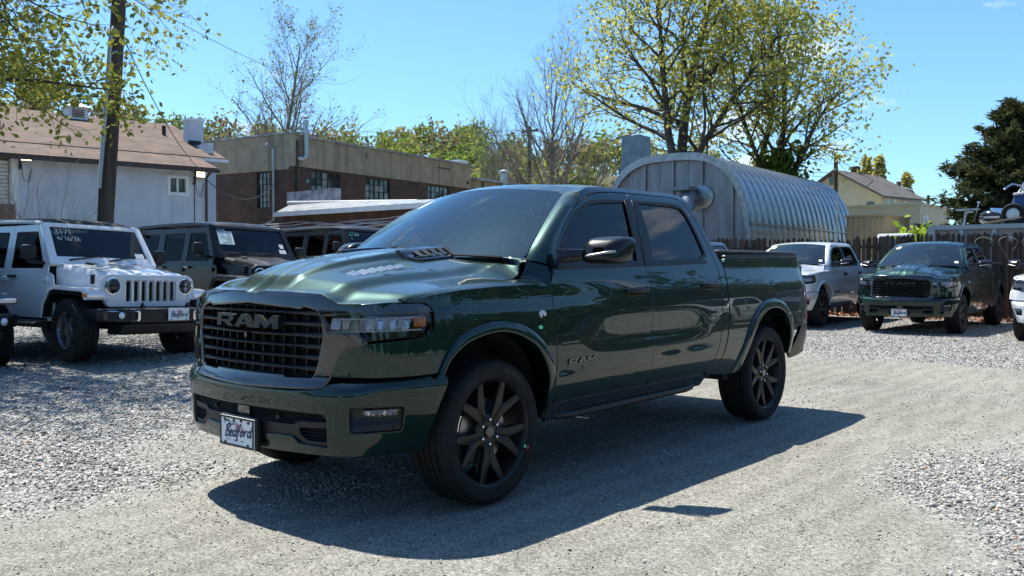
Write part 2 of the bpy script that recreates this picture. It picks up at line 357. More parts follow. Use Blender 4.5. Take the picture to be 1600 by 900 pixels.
# ------------------------------------------------------------------ ground, gravel
def vnoise(x, y, seed=0):          # smooth value noise on arrays
    xi = np.floor(x).astype(np.int64); yi = np.floor(y).astype(np.int64); fx = x-xi; fy = y-yi; fx = fx*fx*(3-2*fx); fy = fy*fy*(3-2*fy)
    def h(a, b):
        n = (a*374761393 + b*668265263 + seed*974711) & 0x7fffffff; n = ((n ^ (n >> 13))*1274126177) & 0x7fffffff; return ((n ^ (n >> 16)) & 0xffff)/65535.
    return (h(xi, yi)*(1-fx)+h(xi+1, yi)*fx)*(1-fy) + (h(xi, yi+1)*(1-fx)+h(xi+1, yi+1)*fx)*fy
def fbm(x, y, seed=0, o=4):
    return sum(vnoise(x*2**k, y*2**k, seed+k)*.5**(k+1) for k in range(o))/(1-.5**o)
def ground_z(x, y):
    x = np.asarray(x, float); y = np.asarray(y, float)
    base = np.clip(.118 + .033*(x-2.1), .09, .40)*sm(4.2, 7.2, y)*(1-sm(12, 15.5, x)) - .055*sm(9, 15, x)*(1-sm(4, 8, y))
    rip = (fbm(x*.8, y*.8, 5) - .5)*.05 + (fbm(x*3, y*3, 9)-.5)*.014
    flat = np.exp(-((y/1.8)**4 + ((x-1.8)/3.5)**4))
    return base + rip*(1-flat*.8)*sm(80, 25, np.hypot(x, y)) - .01
def loose(x, y):                   # how much loose crushed stone lies on the compacted fines
    track = np.exp(-((y+1.9+.10*x)/1.0)**2)*.55 + np.exp(-((x-7.6+.25*y)/1.1)**2)*.55*sm(3, -1, y)
    m = fbm(x*.45+3, y*.45+7, 21)*1.15 - .17 - track
    m = m + .40*sm(1.5, 4.5, -x-y*.1-1.2)*sm(-3.2, .5, y) + .42*sm(.3, 3.3, x-.9*(y+2.2))*sm(-1.3, -3.0, y) + .42*sm(7.5, 11, x)*(1-np.exp(-((y+x*.1)/.8)**2)*.4) + .25*sm(1.6, 4, y)
    return sm(.32, .62, m)
ax = np.unique(np.r_[-400, -200, -100, -60, -40, np.arange(-28, -9, 1.0), np.arange(-9, 26, .2), np.arange(26, 60, 1.5), 80, 120, 200, 400])
ay = np.unique(np.r_[-400, -200, -100, -60, -40, np.arange(-28, -8, 1.0), np.arange(-8, 16, .2), np.arange(16, 60, 1.5), 80, 120, 200, 400])
X, Y = np.meshgrid(ax, ay, indexing='ij'); Zg = ground_z(X, Y); nx_, ny_ = X.shape
V = np.stack([X, Y, Zg], -1).reshape(-1, 3); I = np.arange(nx_*ny_).reshape(nx_, ny_)
Fq = np.stack([I[:-1, :-1], I[1:, :-1], I[1:, 1:], I[:-1, 1:]], -1).reshape(-1, 4)
gm = fast_mesh('ground', V, Fq, True)
at_ = gm.attributes.new('loose', 'FLOAT', 'POINT'); at_.data.foreach_set('value', loose(X, Y).ravel().astype(np.float32))
m = mat('gravel_ground', (.35, .34, .31), .95, 0, 0, .15); co = nod(m, 'ShaderNodeTexCoord').outputs['Object']; la = nod(m, 'ShaderNodeAttribute', attribute_name='loose')
v1 = nod(m, 'ShaderNodeTexVoronoi', ins={'Scale': 42.0, 'Randomness': 1.0}); v2 = nod(m, 'ShaderNodeTexVoronoi', ins={'Scale': 95.0}); lk(m, co, v1.inputs['Vector']); lk(m, co, v2.inputs['Vector'])
sp = nod(m, 'ShaderNodeSeparateColor'); lk(m, v1.outputs['Color'], sp.inputs[0]); sp2 = nod(m, 'ShaderNodeSeparateColor'); lk(m, v2.outputs['Color'], sp2.inputs[0])
stone = ramp(m, sp.outputs[0], [(0, (.085, .086, .086)), (.3, (.19, .19, .183)), (.6, (.30, .296, .28)), (.9, (.45, .445, .42)), (1, (.64, .63, .59))])
n1 = noise(m, .35, 6, .6, vec=co); n2 = noise(m, 7, 6, .65, vec=co); n3 = noise(m, 160, 3, .7, vec=co)
fine = ramp(m, n2.outputs[0], [(.3, (.165, .158, .13)), (.7, (.255, .245, .208))]); fine2 = mixc(m, .72, fine.outputs[0], ramp(m, sp2.outputs[1], [(0, (.06, .06, .06)), (.5, (.21, .205, .187)), (1, (.46, .45, .41))]).outputs[0])
pat = ramp(m, n1.outputs[0], [(.34, (.76, .75, .735)), (.5, (.97, .96, .945)), (.64, (1.14, 1.13, 1.11))]); fine3 = mixc(m, 1.0, fine2, pat.outputs[0], 'MULTIPLY')
wr = nod(m, 'ShaderNodeTexWave', wave_type='BANDS', bands_direction='Y', ins={'Scale': 1.1, 'Distortion': 6.0, 'Detail': 3.0, 'Detail Scale': 1.2}); lk(m, co, wr.inputs['Vector'])
fine4 = mixc(m, .3, fine3, ramp(m, wr.outputs[0], [(.2, (.155, .149, .126)), (.8, (.255, .246, .213))]).outputs[0])
colr = mixc(m, la.outputs['Fac'], fine4, stone.outputs[0]); lk(m, colr, bsdf(m).inputs['Base Color'])
inv = nod(m, 'ShaderNodeMath', operation='SUBTRACT', ins={0: 1.0}); lk(m, v1.outputs['Distance'], inv.inputs[1])
hh = nod(m, 'ShaderNodeMath', operation='MULTIPLY'); lk(m, inv.outputs[0], hh.inputs[0]); lk(m, la.outputs['Fac'], hh.inputs[1])
b1 = bumpn(m, hh.outputs[0], .9, .02); inv2 = nod(m, 'ShaderNodeMath', operation='SUBTRACT', ins={0: 1.0}); lk(m, v2.outputs['Distance'], inv2.inputs[1])
b2 = bumpn(m, inv2.outputs[0], .85, .008, b1.outputs[0]); b3 = bumpn(m, n2.outputs[0], .35, .03, b2.outputs[0]); lk(m, b3.outputs[0], bsdf(m).inputs['Normal'])
tag(link('ground', gm, m), kind='structure')
# loose stones: eight-sided crushed chips
cand = 560000; dist = 2.2 + 24*rng.random(cand)**1.55; ang = R(40) + (rng.random(cand)-.5)*R(75)   # bearing in the ground plane, measured from +x
sx = -3.83 + dist*np.cos(ang); sy = -4.33 + dist*np.sin(ang); lo_ = loose(sx, sy)
keep = rng.random(cand) < (.16 + .84*lo_**1.3)*.42; sx, sy, lo_, dist = sx[keep], sy[keep], lo_[keep], dist[keep]
n = len(sx); size = (.0028 + .0022*lo_ + (.004+.007*lo_)*rng.random(n)**2.4) + .00033*dist; big = rng.random(n) < .006; size[big] *= 1.9
o8 = np.array([(1,0,0),(-1,0,0),(0,1,0),(0,-1,0),(0,0,1),(0,0,-1)], float); V = o8[None]*(.7+.6*rng.random((n, 6, 1))) + .35*(rng.random((n, 6, 3))-.5)
q = rng.normal(size=(n, 4)); q /= np.linalg.norm(q, axis=1)[:, None]; w_, x_, y_, z_ = q.T
Rm = np.stack([np.stack([1-2*(y_*y_+z_*z_), 2*(x_*y_-z_*w_), 2*(x_*z_+y_*w_)], -1), np.stack([2*(x_*y_+z_*w_), 1-2*(x_*x_+z_*z_), 2*(y_*z_-x_*w_)], -1), np.stack([2*(x_*z_-y_*w_), 2*(y_*z_+x_*w_), 1-2*(x_*x_+y_*y_)], -1)], 1)
V = np.einsum('nij,nkj->nki', Rm, V*np.array([1, .85, .65])); V *= size[:, None, None]; V[..., 0] += sx[:, None]; V[..., 1] += sy[:, None]; V[..., 2] += (ground_z(sx, sy) + size*.28)[:, None]
f8 = np.array([(0,2,4),(2,1,4),(1,3,4),(3,0,4),(2,0,5),(1,2,5),(3,1,5),(0,3,5)]); Fs = (f8[None] + 6*np.arange(n)[:, None, None]).reshape(-1, 3)
sm_ = fast_mesh('gravel_stones', V.reshape(-1, 3), Fs)
t = np.clip(rng.normal(.36, .14, n), .08, .70); tint = np.stack([t*(1.02+.05*rng.random(n)), t*1.005, t*(.90+.07*rng.random(n))], -1); rust = rng.random(n) < .03; tint[rust] *= [1.2, .85, .6]
ca = sm_.attributes.new('tint', 'FLOAT_COLOR', 'POINT'); ca.data.foreach_set('color', np.repeat(np.c_[tint, np.ones(n)], 6, 0).astype(np.float32).ravel())
m = mat('crushed_stone', (.4, .4, .4), .85, 0, 0, .25); a = nod(m, 'ShaderNodeAttribute', attribute_name='tint'); nn_ = noise(m, 250, 3); lk(m, mixc(m, .35, a.outputs['Color'], mixc(m, 1.0, a.outputs['Color'], nn_.outputs['Color'], 'MULTIPLY')), bsdf(m).inputs['Base Color'])
tag(link('gravel_stones', sm_, m), kind='stuff')
# dead leaves blown against the fence
n = 900; fx = 21.2+.75*rng.random(n); fy = -6+16*rng.random(n); fz = ground_z(fx, fy); c = np.stack([fx, fy, fz+.02+.06*rng.random(n)], -1)
d1 = rng.normal(size=(n, 3))*.05; d2 = rng.normal(size=(n, 3))*.04; V = np.stack([c-d1, c-d2, c+d1, c+d2], 1).reshape(-1, 3)
tag(link('leaf_litter', fast_mesh('leaf_litter', V, np.arange(4*n).reshape(n, 4)), varied('dead_leaves', (.22, .09, .05), (.38, .2, .12), .9, 5, bump=0)), kind='stuff')
# ------------------------------------------------------------------ trees
def prisms(segs, sides=5):
    P = np.array([s[0] for s in segs]); Q = np.array([s[1] for s in segs]); r1 = np.array([s[2] for s in segs]); r2 = np.array([s[3] for s in segs])
    d = Q-P; d /= np.linalg.norm(d, axis=1)[:, None]+1e-9; ref = np.where(np.abs(d[:, 2:3]) < .9, [[0, 0, 1.]], [[1., 0, 0]]); A = np.cross(d, ref); A /= np.linalg.norm(A, axis=1)[:, None]; B = np.cross(d, A)
    an = np.arange(sides)*2*np.pi/sides; C_ = np.cos(an)[None, :, None]*A[:, None] + np.sin(an)[None, :, None]*B[:, None]
    V = np.concatenate([P[:, None]+C_*r1[:, None, None], Q[:, None]+C_*r2[:, None, None]], 1); k = len(segs); j = np.arange(sides)
    f = np.stack([j, (j+1) % sides, sides+(j+1) % sides, sides+j], -1); F = (f[None]+(2*sides*np.arange(k))[:, None, None]).reshape(-1, 4)
    return V.reshape(-1, 3), F
def grow(r_, p, d, L_, rad, lvl, S, segs, tips):
    sp_ = S[lvl]; n = sp_['n']; pts = [np.array(p, float)]; d = np.array(d, float); d /= np.linalg.norm(d); rr = [rad]
    for i in range(n):
        d = d + r_.normal(size=3)*sp_['wig'] + np.array([0, 0, sp_['up']]); d /= np.linalg.norm(d)
        pts.append(pts[-1] + d*L_/n); rr.append(max(rad*(1-(1-sp_['taper'])*(i+1)/n), .004))
        segs.append((pts[-2], pts[-1], rr[-2], rr[-1], lvl))
    if lvl+1 < len(S):
        for k in range(sp_['kids']):
            t = sp_['t0'] + (1-sp_['t0'])*(k+r_.random()*.8)/sp_['kids']; t = min(t, .999); i = int(t*n); f = t*n-i; q = pts[i]*(1-f)+pts[i+1]*f; dd = pts[i+1]-pts[i]; dd /= np.linalg.norm(dd)
            a = k*2.4 + r_.random()*1.2; u = np.cross(dd, [0, 0, 1.] if abs(dd[2]) < .95 else [1., 0, 0]); u /= np.linalg.norm(u); v = np.cross(dd, u)
            sp2 = R(sp_['ang']*(1+.35*(r_.random()-.5)))*(1-.35*t); nd = dd*math.cos(sp2) + (u*math.cos(a)+v*math.sin(a))*math.sin(sp2)
            grow(r_, q, nd, L_*sp_['ratio']*(1.1-sp_['fall']*t)*(.75+.5*r_.random()), (rr[i]*(1-f)+rr[i+1]*f)*sp_.get('rr', .55), lvl+1, S, segs, tips)
    if lvl >= len(S)-2:
        for i in range(1, n+1): tips.append(pts[i])
def leaves(r_, C_, size, per, spread, droop=0):
    C_ = np.repeat(np.asarray(C_), per, 0); n = len(C_); C_ = C_ + r_.normal(size=(n, 3))*spread; C_[:, 2] -= droop*np.abs(r_.normal(size=n))
    a = r_.normal(size=(n, 3)); a /= np.linalg.norm(a, axis=1)[:, None]; b = np.cross(a, r_.normal(size=(n, 3))); b /= np.linalg.norm(b, axis=1)[:, None]; s = size*(.6+.8*r_.random(n))[:, None]
    V = np.stack([C_-a*s, C_-b*s*.6, C_+a*s, C_+b*s*.6], 1); return V.reshape(-1, 3), np.arange(4*n).reshape(n, 4)
def leafmat(name, c1, c2, tr=.45, scale=.9):
    m = bpy.data.materials.new(name); m.use_nodes = True; m.node_tree.nodes.clear(); o = nod(m, 'ShaderNodeOutputMaterial')
    n = noise(m, scale, 3, .6); n2 = noise(m, scale*9, 2, .6); mm = nod(m, 'ShaderNodeMath', operation='ADD'); h_ = nod(m, 'ShaderNodeMath', operation='MULTIPLY', ins={1: .5}); lk(m, n.outputs[0], mm.inputs[0]); lk(m, n2.outputs[0], mm.inputs[1]); lk(m, mm.outputs[0], h_.inputs[0])
    r = ramp(m, h_.outputs[0], [(.38, c1), (.62, c2)]); d = nod(m, 'ShaderNodeBsdfDiffuse'); t = nod(m, 'ShaderNodeBsdfTranslucent'); x = nod(m, 'ShaderNodeMixShader', ins={0: tr})
    lk(m, r.outputs[0], d.inputs[0]); lk(m, r.outputs[0], t.inputs[0]); lk(m, d.outputs[0], x.inputs[1]); lk(m, t.outputs[0], x.inputs[2]); lk(m, x.outputs[0], o.inputs[0]); return m
BARK = varied('bark', (.05, .042, .034), (.11, .095, .08), .95, 6, 6, .6, 30, .02, stretch=(1, 1, .3)); BARKG = varied('grey_bark', (.13, .115, .10), (.24, .215, .19), .95, 6, 6, .5, 30, .02, stretch=(1, 1, .3))
SPRING = leafmat('spring_leaves', (.29, .30, .055), (.54, .52, .15), .6); MAPLE = leafmat('maple_leaves', (.16, .18, .035), (.37, .37, .085), .52); BUDS = leafmat('bud_leaves', (.14, .16, .03), (.28, .28, .08)); NEEDLE = leafmat('needles', (.030, .042, .020), (.13, .135, .06), .2, .6)
IVY = leafmat('ivy_leaves', (.05, .09, .015), (.15, .2, .04), .3); POPLAR = leafmat('poplar_leaves', (.34, .32, .09), (.52, .46, .16), .55); LIME = leafmat('lime_leaves', (.2, .3, .03), (.34, .46, .06))
def tree(name, seed, base, H, rad, S, label, group, bark, leaf=None, lsize=.1, per=3, spread=.25, lean=(0, 0), thick=5, splits=None, cat='tree', tipsel=1.0, droop=0, z0=None, thin=None):
    r_ = np.random.default_rng(seed); segs, tips = [], []; z = float(ground_z(base[0], base[1])) - .1 if z0 is None else z0; p0 = np.array([base[0], base[1], z])
    if splits:
        hs = splits[0]; segs.append((p0, p0+[lean[0]*hs, lean[1]*hs, hs], rad, rad*.85, 0))
        for dx, dy, L_, rf in splits[1]: grow(r_, p0+[lean[0]*hs, lean[1]*hs, hs-.1], (dx, dy, 1), L_, rad*rf, 0, S, segs, tips)
    else: grow(r_, p0, (lean[0], lean[1], 1), H, rad, 0, S, segs, tips)
    root = tag(empty(name, tuple(p0)), label, cat, group)
    for s in segs: pass
    big = [s for s in segs if s[4] <= 1]; sml = [s for s in segs if s[4] > 1]; off = p0
    V, F = prisms([(a-off, b-off, c, d) for a, b, c, d, _ in big], 7); link('trunk', fast_mesh('trunk', V, F, True), bark, root)
    if sml: V, F = prisms([(a-off, b-off, c, d) for a, b, c, d, _ in sml], 3); tag(link('branches', fast_mesh('branches', V, F), bark, root), kind='stuff')
    if leaf is not None:
        T = np.array(tips)-off
        if tipsel < 1: T = T[r_.random(len(T)) < tipsel]
        if thin: T = T[(T[:, 2] < thin[0]) | (r_.random(len(T)) < thin[1])]
        V, F = leaves(r_, T, lsize, per, spread, droop); tag(link('crown', fast_mesh('crown', V, F), leaf, root), kind='stuff')
    return root
def spec(n, wig, up, taper, kids=0, t0=.3, ang=50, ratio=.5, fall=.5, rr=.55): return dict(n=n, wig=wig, up=up, taper=taper, kids=kids, t0=t0, ang=ang, ratio=ratio, fall=fall, rr=rr)
G_T = 'broadleaf trees behind the metal arch building'
big = [spec(10, .07, .03, .25, 15, .25, 62, .50, .55), spec(7, .13, .05, .25, 8, .25, 50, .48, .4), spec(5, .18, .02, .3, 5, .2, 48, .5, .4), spec(3, .2, .0, .4)]
tree('broadleaf_tree', 3, (36.9, 18.7), 15, .42, big, 'tall spring leafed tree with a dark forked trunk directly behind the arch building crest', G_T, BARK, SPRING, .12, 2, .45, tipsel=.75, splits=(5.2, [(-.30, .30, 10.5, .62), (.10, -.05, 13.5, .72), (.34, -.38, 9.5, .5)]))
big2 = [spec(10, .08, .02, .25, 12, .3, 55, .52, .5), spec(7, .13, .04, .25, 7, .25, 50, .5, .4), spec(5, .18, .02, .3, 4, .2, 48, .5, .4), spec(3, .2, .0, .4)]
tree('broadleaf_tree', 11, (40.7, 17.3), 13, .30, big2, 'thin leafed tree with leaning limbs in the middle behind the arch building', G_T, BARK, SPRING, .125, 1, .45, splits=(3.8, [(-.45, .30, 9, .6), (.25, -.3, 11, .65)]))
t3 = tree('broadleaf_tree', 19, (41.6, 15.2), 13, .34, big2, 'ivy wrapped leafy tree spreading out to the right of the arch building crest', G_T, BARK, SPRING, .125, 1, .45, tipsel=.75, splits=(4.2, [(.10, -.40, 7.0, .6), (-.08, -.10, 9.5, .7), (-.3, .25, 7.5, .5)]))
r_ = np.random.default_rng(5); n = 900; h = r_.random(n)*7.2; a = r_.random(n)*6.28; rd = (.5+.9*r_.random(n))*(1-.25*h/7.2); V, F = leaves(r_, np.stack([rd*np.cos(a), rd*np.sin(a)+.3*r_.normal(size=n), h+.3], -1), .16, 5, .22); tag(link('ivy', fast_mesh('ivy', V, F), IVY, t3))
bare = [spec(12, .04, .03, .12, 30, .18, 52, .46, .72, .45), spec(8, .10, .07, .25, 9, .2, 48, .42, .4), spec(5, .16, .05, .35, 6, .15, 45, .45, .3), spec(4, .18, .02, .5, 3, .3, 40, .5, .3), spec(2, .2, 0, .6)]
tree('bare_tree', 4, (33.3, 47.8), 16.5, .34, bare, 'tall bare grey tree with a fine conical crown behind the brick building', 'bare trees on the skyline', BARKG, BUDS, .09, 1, .1, tipsel=.10)
bare2 = [spec(10, .05, .03, .12, 24, .14, 46, .62, .62, .5), spec(8, .08, .10, .25, 9, .2, 40, .45, .4), spec(5, .12, .08, .35, 5, .15, 40, .45, .3), spec(3, .15, .05, .5, 3, .2, 35, .5, .3), spec(2, .2, 0, .6)]
tree('bare_tree', 8, (45.3, 33.5), 13.2, .33, bare2, 'round crowned bare tree rising behind the green pickup cab roof', 'bare trees on the skyline', BARKG)
tree('bare_tree', 15, (44.9, 37.6), 9.8, .24, bare2, 'lower bare twiggy tree just left of the round crowned bare tree', 'bare trees on the skyline', BARKG)
mid = [spec(7, .06, .04, .2, 12, .2, 50, .5, .5), spec(5, .12, .05, .3, 6, .2, 48, .5, .4), spec(4, .15, .02, .4)]
for i, (bx, by, H, lf, lb) in enumerate([(43, 47, 8.5, BUDS, 'yellow green budding tree beyond the brick building roof, right of the tall bare tree'), (47.5, 42.5, 9.2, LIME, 'fresh green leafed tree beyond the right half of the brick building roof'), (52, 41, 7.2, BUDS, 'short budding tree beyond the far right end of the brick building'), (58, 33, 7, BUDS, 'pale budding tree low behind the ventilator stack of the arch building'), (38, 54, 9, BUDS, 'hazy budding tree beyond the corner parapet of the brick building')]):
    tree('budding_tree', 40+i, (bx, by), H, .2, mid, lb, 'budding trees beyond the brick building', BARKG, lf, .16, 3, .45)
# foreground maple: limbs reach in from beyond the left edge
mp_s = [spec(9, .06, .03, .3, 9, .3, 62, .7, .5), spec(9, .10, .012, .2, 9, .2, 46, .42, .5, .5), spec(6, .14, .01, .3, 6, .15, 45, .45, .4), spec(3, .18, -.02, .4)]
mt = tree('maple_tree', 21, (-1.6, 11.6), 8, .26, mp_s, 'leafy maple with spreading limbs overhanging the parked white vehicle from the left', None, BARK, MAPLE, .058, 4, .16, splits=(2.6, [(.62, -.20, 7.0, .62), (.60, -.28, 6.6, .5), (-.2, .2, 6.5, .6), (1.05, -.02, 6.6, .5), (.8, .35, 6.0, .45)]), droop=.05, thin=(5.7, .3))
tree('maple_tree', 23, (-2.9, 14.2), 8, .24, mp_s, 'taller maple behind the first, its high crown shading the white off-road vehicle', None, BARK, MAPLE, .08, 1, .24, splits=(6.3, [(1.3, -.25, 7.0, .62), (1.2, -.75, 6.6, .55), (1.2, .15, 7.5, .5), (-.2, .2, 6.0, .5), (.5, -1.0, 6.0, .5)]), thin=(6.5, .3))
# conifers
def conifer(seed, base, H, Rb, label, z0=None):
    r_ = np.random.default_rng(seed); z = float(ground_z(*base)); root = tag(empty('spruce_tree', (base[0], base[1], z)), label, 'tree', 'dark spruces beyond the fence'); segs = [((0, 0, 0), (0, 0, H*.98), .25, .02)]; C_ = []; segs = [(np.array(a, float), np.array(b, float), c, d) for a, b, c, d in segs]; L_ = []
    h = .5
    while h < H*.985:
        t = h/H; n = int(7+3*r_.random()); Lb = Rb*(1-t)**.85*(.8+.4*r_.random())+.15
        for k in range(n):
            a = r_.random()*6.283; l = Lb*(.65+.5*r_.random()); d = np.array([math.cos(a), math.sin(a), .10+.35*t-.25*(1-t)]); p = np.array([0, 0, h+.3*r_.random()]); q = p + d*l + [0, 0, .08*l]; segs.append((p, q, .03, .008))
            m_ = max(7, int(l*22)); s = r_.random(m_)**.7; C_.append(p[None]+(q-p)[None]*s[:, None] + r_.normal(size=(m_, 3))*[.13, .13, .07]*(.5+l*.28)); L_.append(np.repeat(d[None], m_, 0))
        h += .22+.16*(1-t)*r_.random()
    C_ = np.concatenate(C_); L_ = np.concatenate(L_); n = len(C_)
    C_ = np.repeat(C_, 6, 0); L_ = np.repeat(L_, 6, 0); n = len(C_); a = L_+r_.normal(size=(n, 3))*.55+[0, 0, -.15]; a /= np.linalg.norm(a, axis=1)[:, None]; b = np.cross(a, r_.normal(size=(n, 3))); b /= np.linalg.norm(b, axis=1)[:, None]; s = (.14+.15*r_.random(n))[:, None]; C_ = C_+r_.normal(size=(n, 3))*.06
    V = np.stack([C_-a*s*.4, C_-b*s*.16, C_+a*s, C_+b*s*.16], 1).reshape(-1, 3); V2, F2 = prisms(segs, 4)
    link('trunk', fast_mesh('trunk', V2, F2), BARK, root); link('crown', fast_mesh('crown', V, np.arange(4*n).reshape(n, 4)), NEEDLE, root)
conifer(2, (38.0, 3.6), 8.1, 4.4, 'left one of the dark spruces, its tip below the top of the other'); conifer(6, (39.2, .3), 9.8, 5.0, 'taller dark spruce cut by the right edge of the view behind the junk container')
for i, (bx, by, H, lb) in enumerate([(77.8, 22.9, 10.5, 'leftmost slim poplar above the grey house roof'), (80.5, 22.6, 10.8, 'second slim poplar from the left, the tallest above the grey house roof'), (83.4, 22.3, 7.5, 'short poplar between the two pairs of slim poplars'), (82, 20.7, 9.3, 'rightmost slim poplar beside the white edged roof')]):
    r_ = np.random.default_rng(60+i); root = tag(empty('poplar_tree', (bx, by, 0)), lb, 'tree', 'slim poplars behind the grey roofed house'); V, F = prisms([(np.array([0, 0, 0.]), np.array([.1, 0, H*.95]), .16, .03)], 6); link('trunk', fast_mesh('trunk', V, F), BARKG, root)
    n = 420; h = r_.random(n)**.8; wv = (1-h)**.6*h**.25*.85*(.5+.6*np.abs(np.sin(h*19+i))); a = r_.random(n)*6.28; V, F = leaves(r_, np.stack([wv*np.cos(a), wv*np.sin(a), H*(.25+.78*h)], -1), .22, 4, .16); link('crown', fast_mesh('crown', V, F), POPLAR, root)
tree('bare_shrub', 31, (6.0, 20.6), 2.6, .03, [spec(4, .12, .02, .5, 9, .0, 35, .8, .2, .8), spec(5, .15, .05, .4, 6, .2, 35, .5, .3), spec(3, .2, .02, .5)], 'leafless twiggy shrub against the pale blue wall at the left edge', None, BARKG, cat='shrub', splits=(.2, [(-.3, 0, 2.2, .7), (.25, 0, 2.4, .7), (.6, .1, 1.9, .7), (-.7, 0, 1.7, .6), (0, .2, 2.5, .7)]))
r_ = np.random.default_rng(77); root = tag(empty('green_shrub', (32, 5.75, 0)), 'bright lime green shrub showing above the fence by the tan container', 'shrub'); V, F = leaves(r_, np.stack([r_.normal(size=500)*.42, r_.normal(size=500)*.42, 1.9+r_.normal(size=500)*.34], -1), .13, 4, .12); link('crown', fast_mesh('crown', V, F), LIME, root); V, F = prisms([(np.array([0, 0, 0.]), np.array([.05, 0, 1.9]), .05, .03), (np.array([0, 0, 1.0]), np.array([.3, .2, 2.0]), .03, .02)], 5); link('trunk', fast_mesh('trunk', V, F), BARK, root)
# hill with its wood, and the tree line on the far side of the lot (seen in the paintwork)
def hill_z(x, y):
    d = np.hypot(x-60, y-135); return 30*np.exp(-((x-28)/42)**2 - ((y-150)/48)**2) + 17*np.exp(-((x-110)/55)**2 - ((y-110)/45)**2) + 10*np.exp(-((x-150)/40)**2-((y-70)/40)**2)
hx = np.arange(-80, 241, 8.); hy = np.arange(60, 261, 8.); Xh, Yh = np.meshgrid(hx, hy, indexing='ij'); Zh = hill_z(Xh, Yh)*sm(60, 85, Yh+ .4*Xh) - .3; I = np.arange(Xh.size).reshape(Xh.shape)
link_h = tag(link('hill', fast_mesh('hill', np.stack([Xh, Yh, Zh], -1).reshape(-1, 3), np.stack([I[:-1, :-1], I[1:, :-1], I[1:, 1:], I[:-1, 1:]], -1).reshape(-1, 4), True), varied('hill_soil', (.05, .055, .02), (.11, .10, .05), .95, .05, bump=0)), kind='structure')
def wood(name, pts, hts, seed, label_cols, per=130, lsz=.38):
    r_ = np.random.default_rng(seed); VV, CC = [], []; SG = []
    for (x, y, z), H in zip(pts, hts):
        c = label_cols[r_.integers(len(label_cols))]; w = H*.30; k = per; u = r_.normal(size=(k, 3)); u /= np.linalg.norm(u, axis=1)[:, None]; rad = r_.random(k)**.4
        C_ = np.array([x, y, z+H*.62]) + u*rad[:, None]*[w, w, H*.40] + r_.normal(size=(k, 3))*.35
        V, _ = leaves(r_, C_, lsz, 2, .4); VV.append(V); CC.append(np.repeat((np.array(c)[None]*(.7+.6*r_.random((len(V)//4, 1)))), 4, 0)); SG.append((np.array([x, y, z-.5]), np.array([x+.3*r_.normal(), y, z+H*.8]), .16, .04))
        for b in range(5): a = r_.random()*6.28; SG.append((np.array([x, y, z+H*(.25+.1*b)]), np.array([x+w*.9*math.cos(a), y+w*.9*math.sin(a), z+H*(.5+.1*b)]), .07, .02))
    V = np.concatenate(VV); C_ = np.concatenate(CC); me = fast_mesh(name, V, np.arange(len(V)).reshape(-1, 4)); ca = me.attributes.new('tint', 'FLOAT_COLOR', 'POINT'); ca.data.foreach_set('color', np.c_[C_, np.ones(len(C_))].astype(np.float32).ravel())
    V2, F2 = prisms(SG, 4); n0 = len(V2)
    me2 = fast_mesh(name, np.concatenate([V2, V]), np.concatenate([F2, np.arange(len(V)).reshape(-1, 4)+n0])); ca = me2.attributes.new('tint', 'FLOAT_COLOR', 'POINT')
    ca.data.foreach_set('color', np.c_[np.concatenate([np.tile([.13, .11, .09], (n0, 1)), C_]), np.ones(n0+len(C_))].astype(np.float32).ravel())
    m = bpy.data.materials.new(name); m.use_nodes = True; m.node_tree.nodes.clear(); o = nod(m, 'ShaderNodeOutputMaterial'); at = nod(m, 'ShaderNodeAttribute', attribute_name='tint'); d = nod(m, 'ShaderNodeBsdfDiffuse'); t = nod(m, 'ShaderNodeBsdfTranslucent'); x = nod(m, 'ShaderNodeMixShader', ins={0: .35})
    lk(m, at.outputs['Color'], d.inputs[0]); lk(m, at.outputs['Color'], t.inputs[0]); lk(m, d.outputs[0], x.inputs[1]); lk(m, t.outputs[0], x.inputs[2]); lk(m, x.outputs[0], o.inputs[0])
    return tag(link(name, me2, m), kind='stuff')
cols = [(.26, .29, .07), (.30, .29, .09), (.17, .23, .05), (.33, .29, .12), (.22, .19, .11), (.07, .12, .035), (.26, .22, .12), (.22, .28, .06)]
pts, hts = [], []; r_ = np.random.default_rng(12)
while len(pts) < 620:
    x = -20+210*r_.random(); y = 62+130*r_.random(); z = float(hill_z(x, y)*sm(60, 85, y+.4*x))-.3
    if y+.25*x < 66: continue
    pts.append((x, y, z)); hts.append(4.5+4*r_.random())
for i in range(60): pts.append((46+40*r_.random(), 34+22*r_.random(), 0)); hts.append(3.5+2.5*r_.random())
wood('hillside_wood', pts, hts, 3, cols)
pts, hts = [], []
for i in range(130): pts.append((-45+120*r_.random(), -38-14*r_.random(), 0)); hts.append(6+5*r_.random())
for i in range(110): pts.append((30+70*r_.random(), -12-28*r_.random(), 0)); hts.append(6+6*r_.random())
for i in range(60): pts.append((-48-12*r_.random(), -40+70*r_.random(), 0)); hts.append(6+5*r_.random())
wood('far_woodland', pts, hts, 4, [(.06, .09, .025), (.10, .13, .03), (.08, .10, .03)], 110, .5)
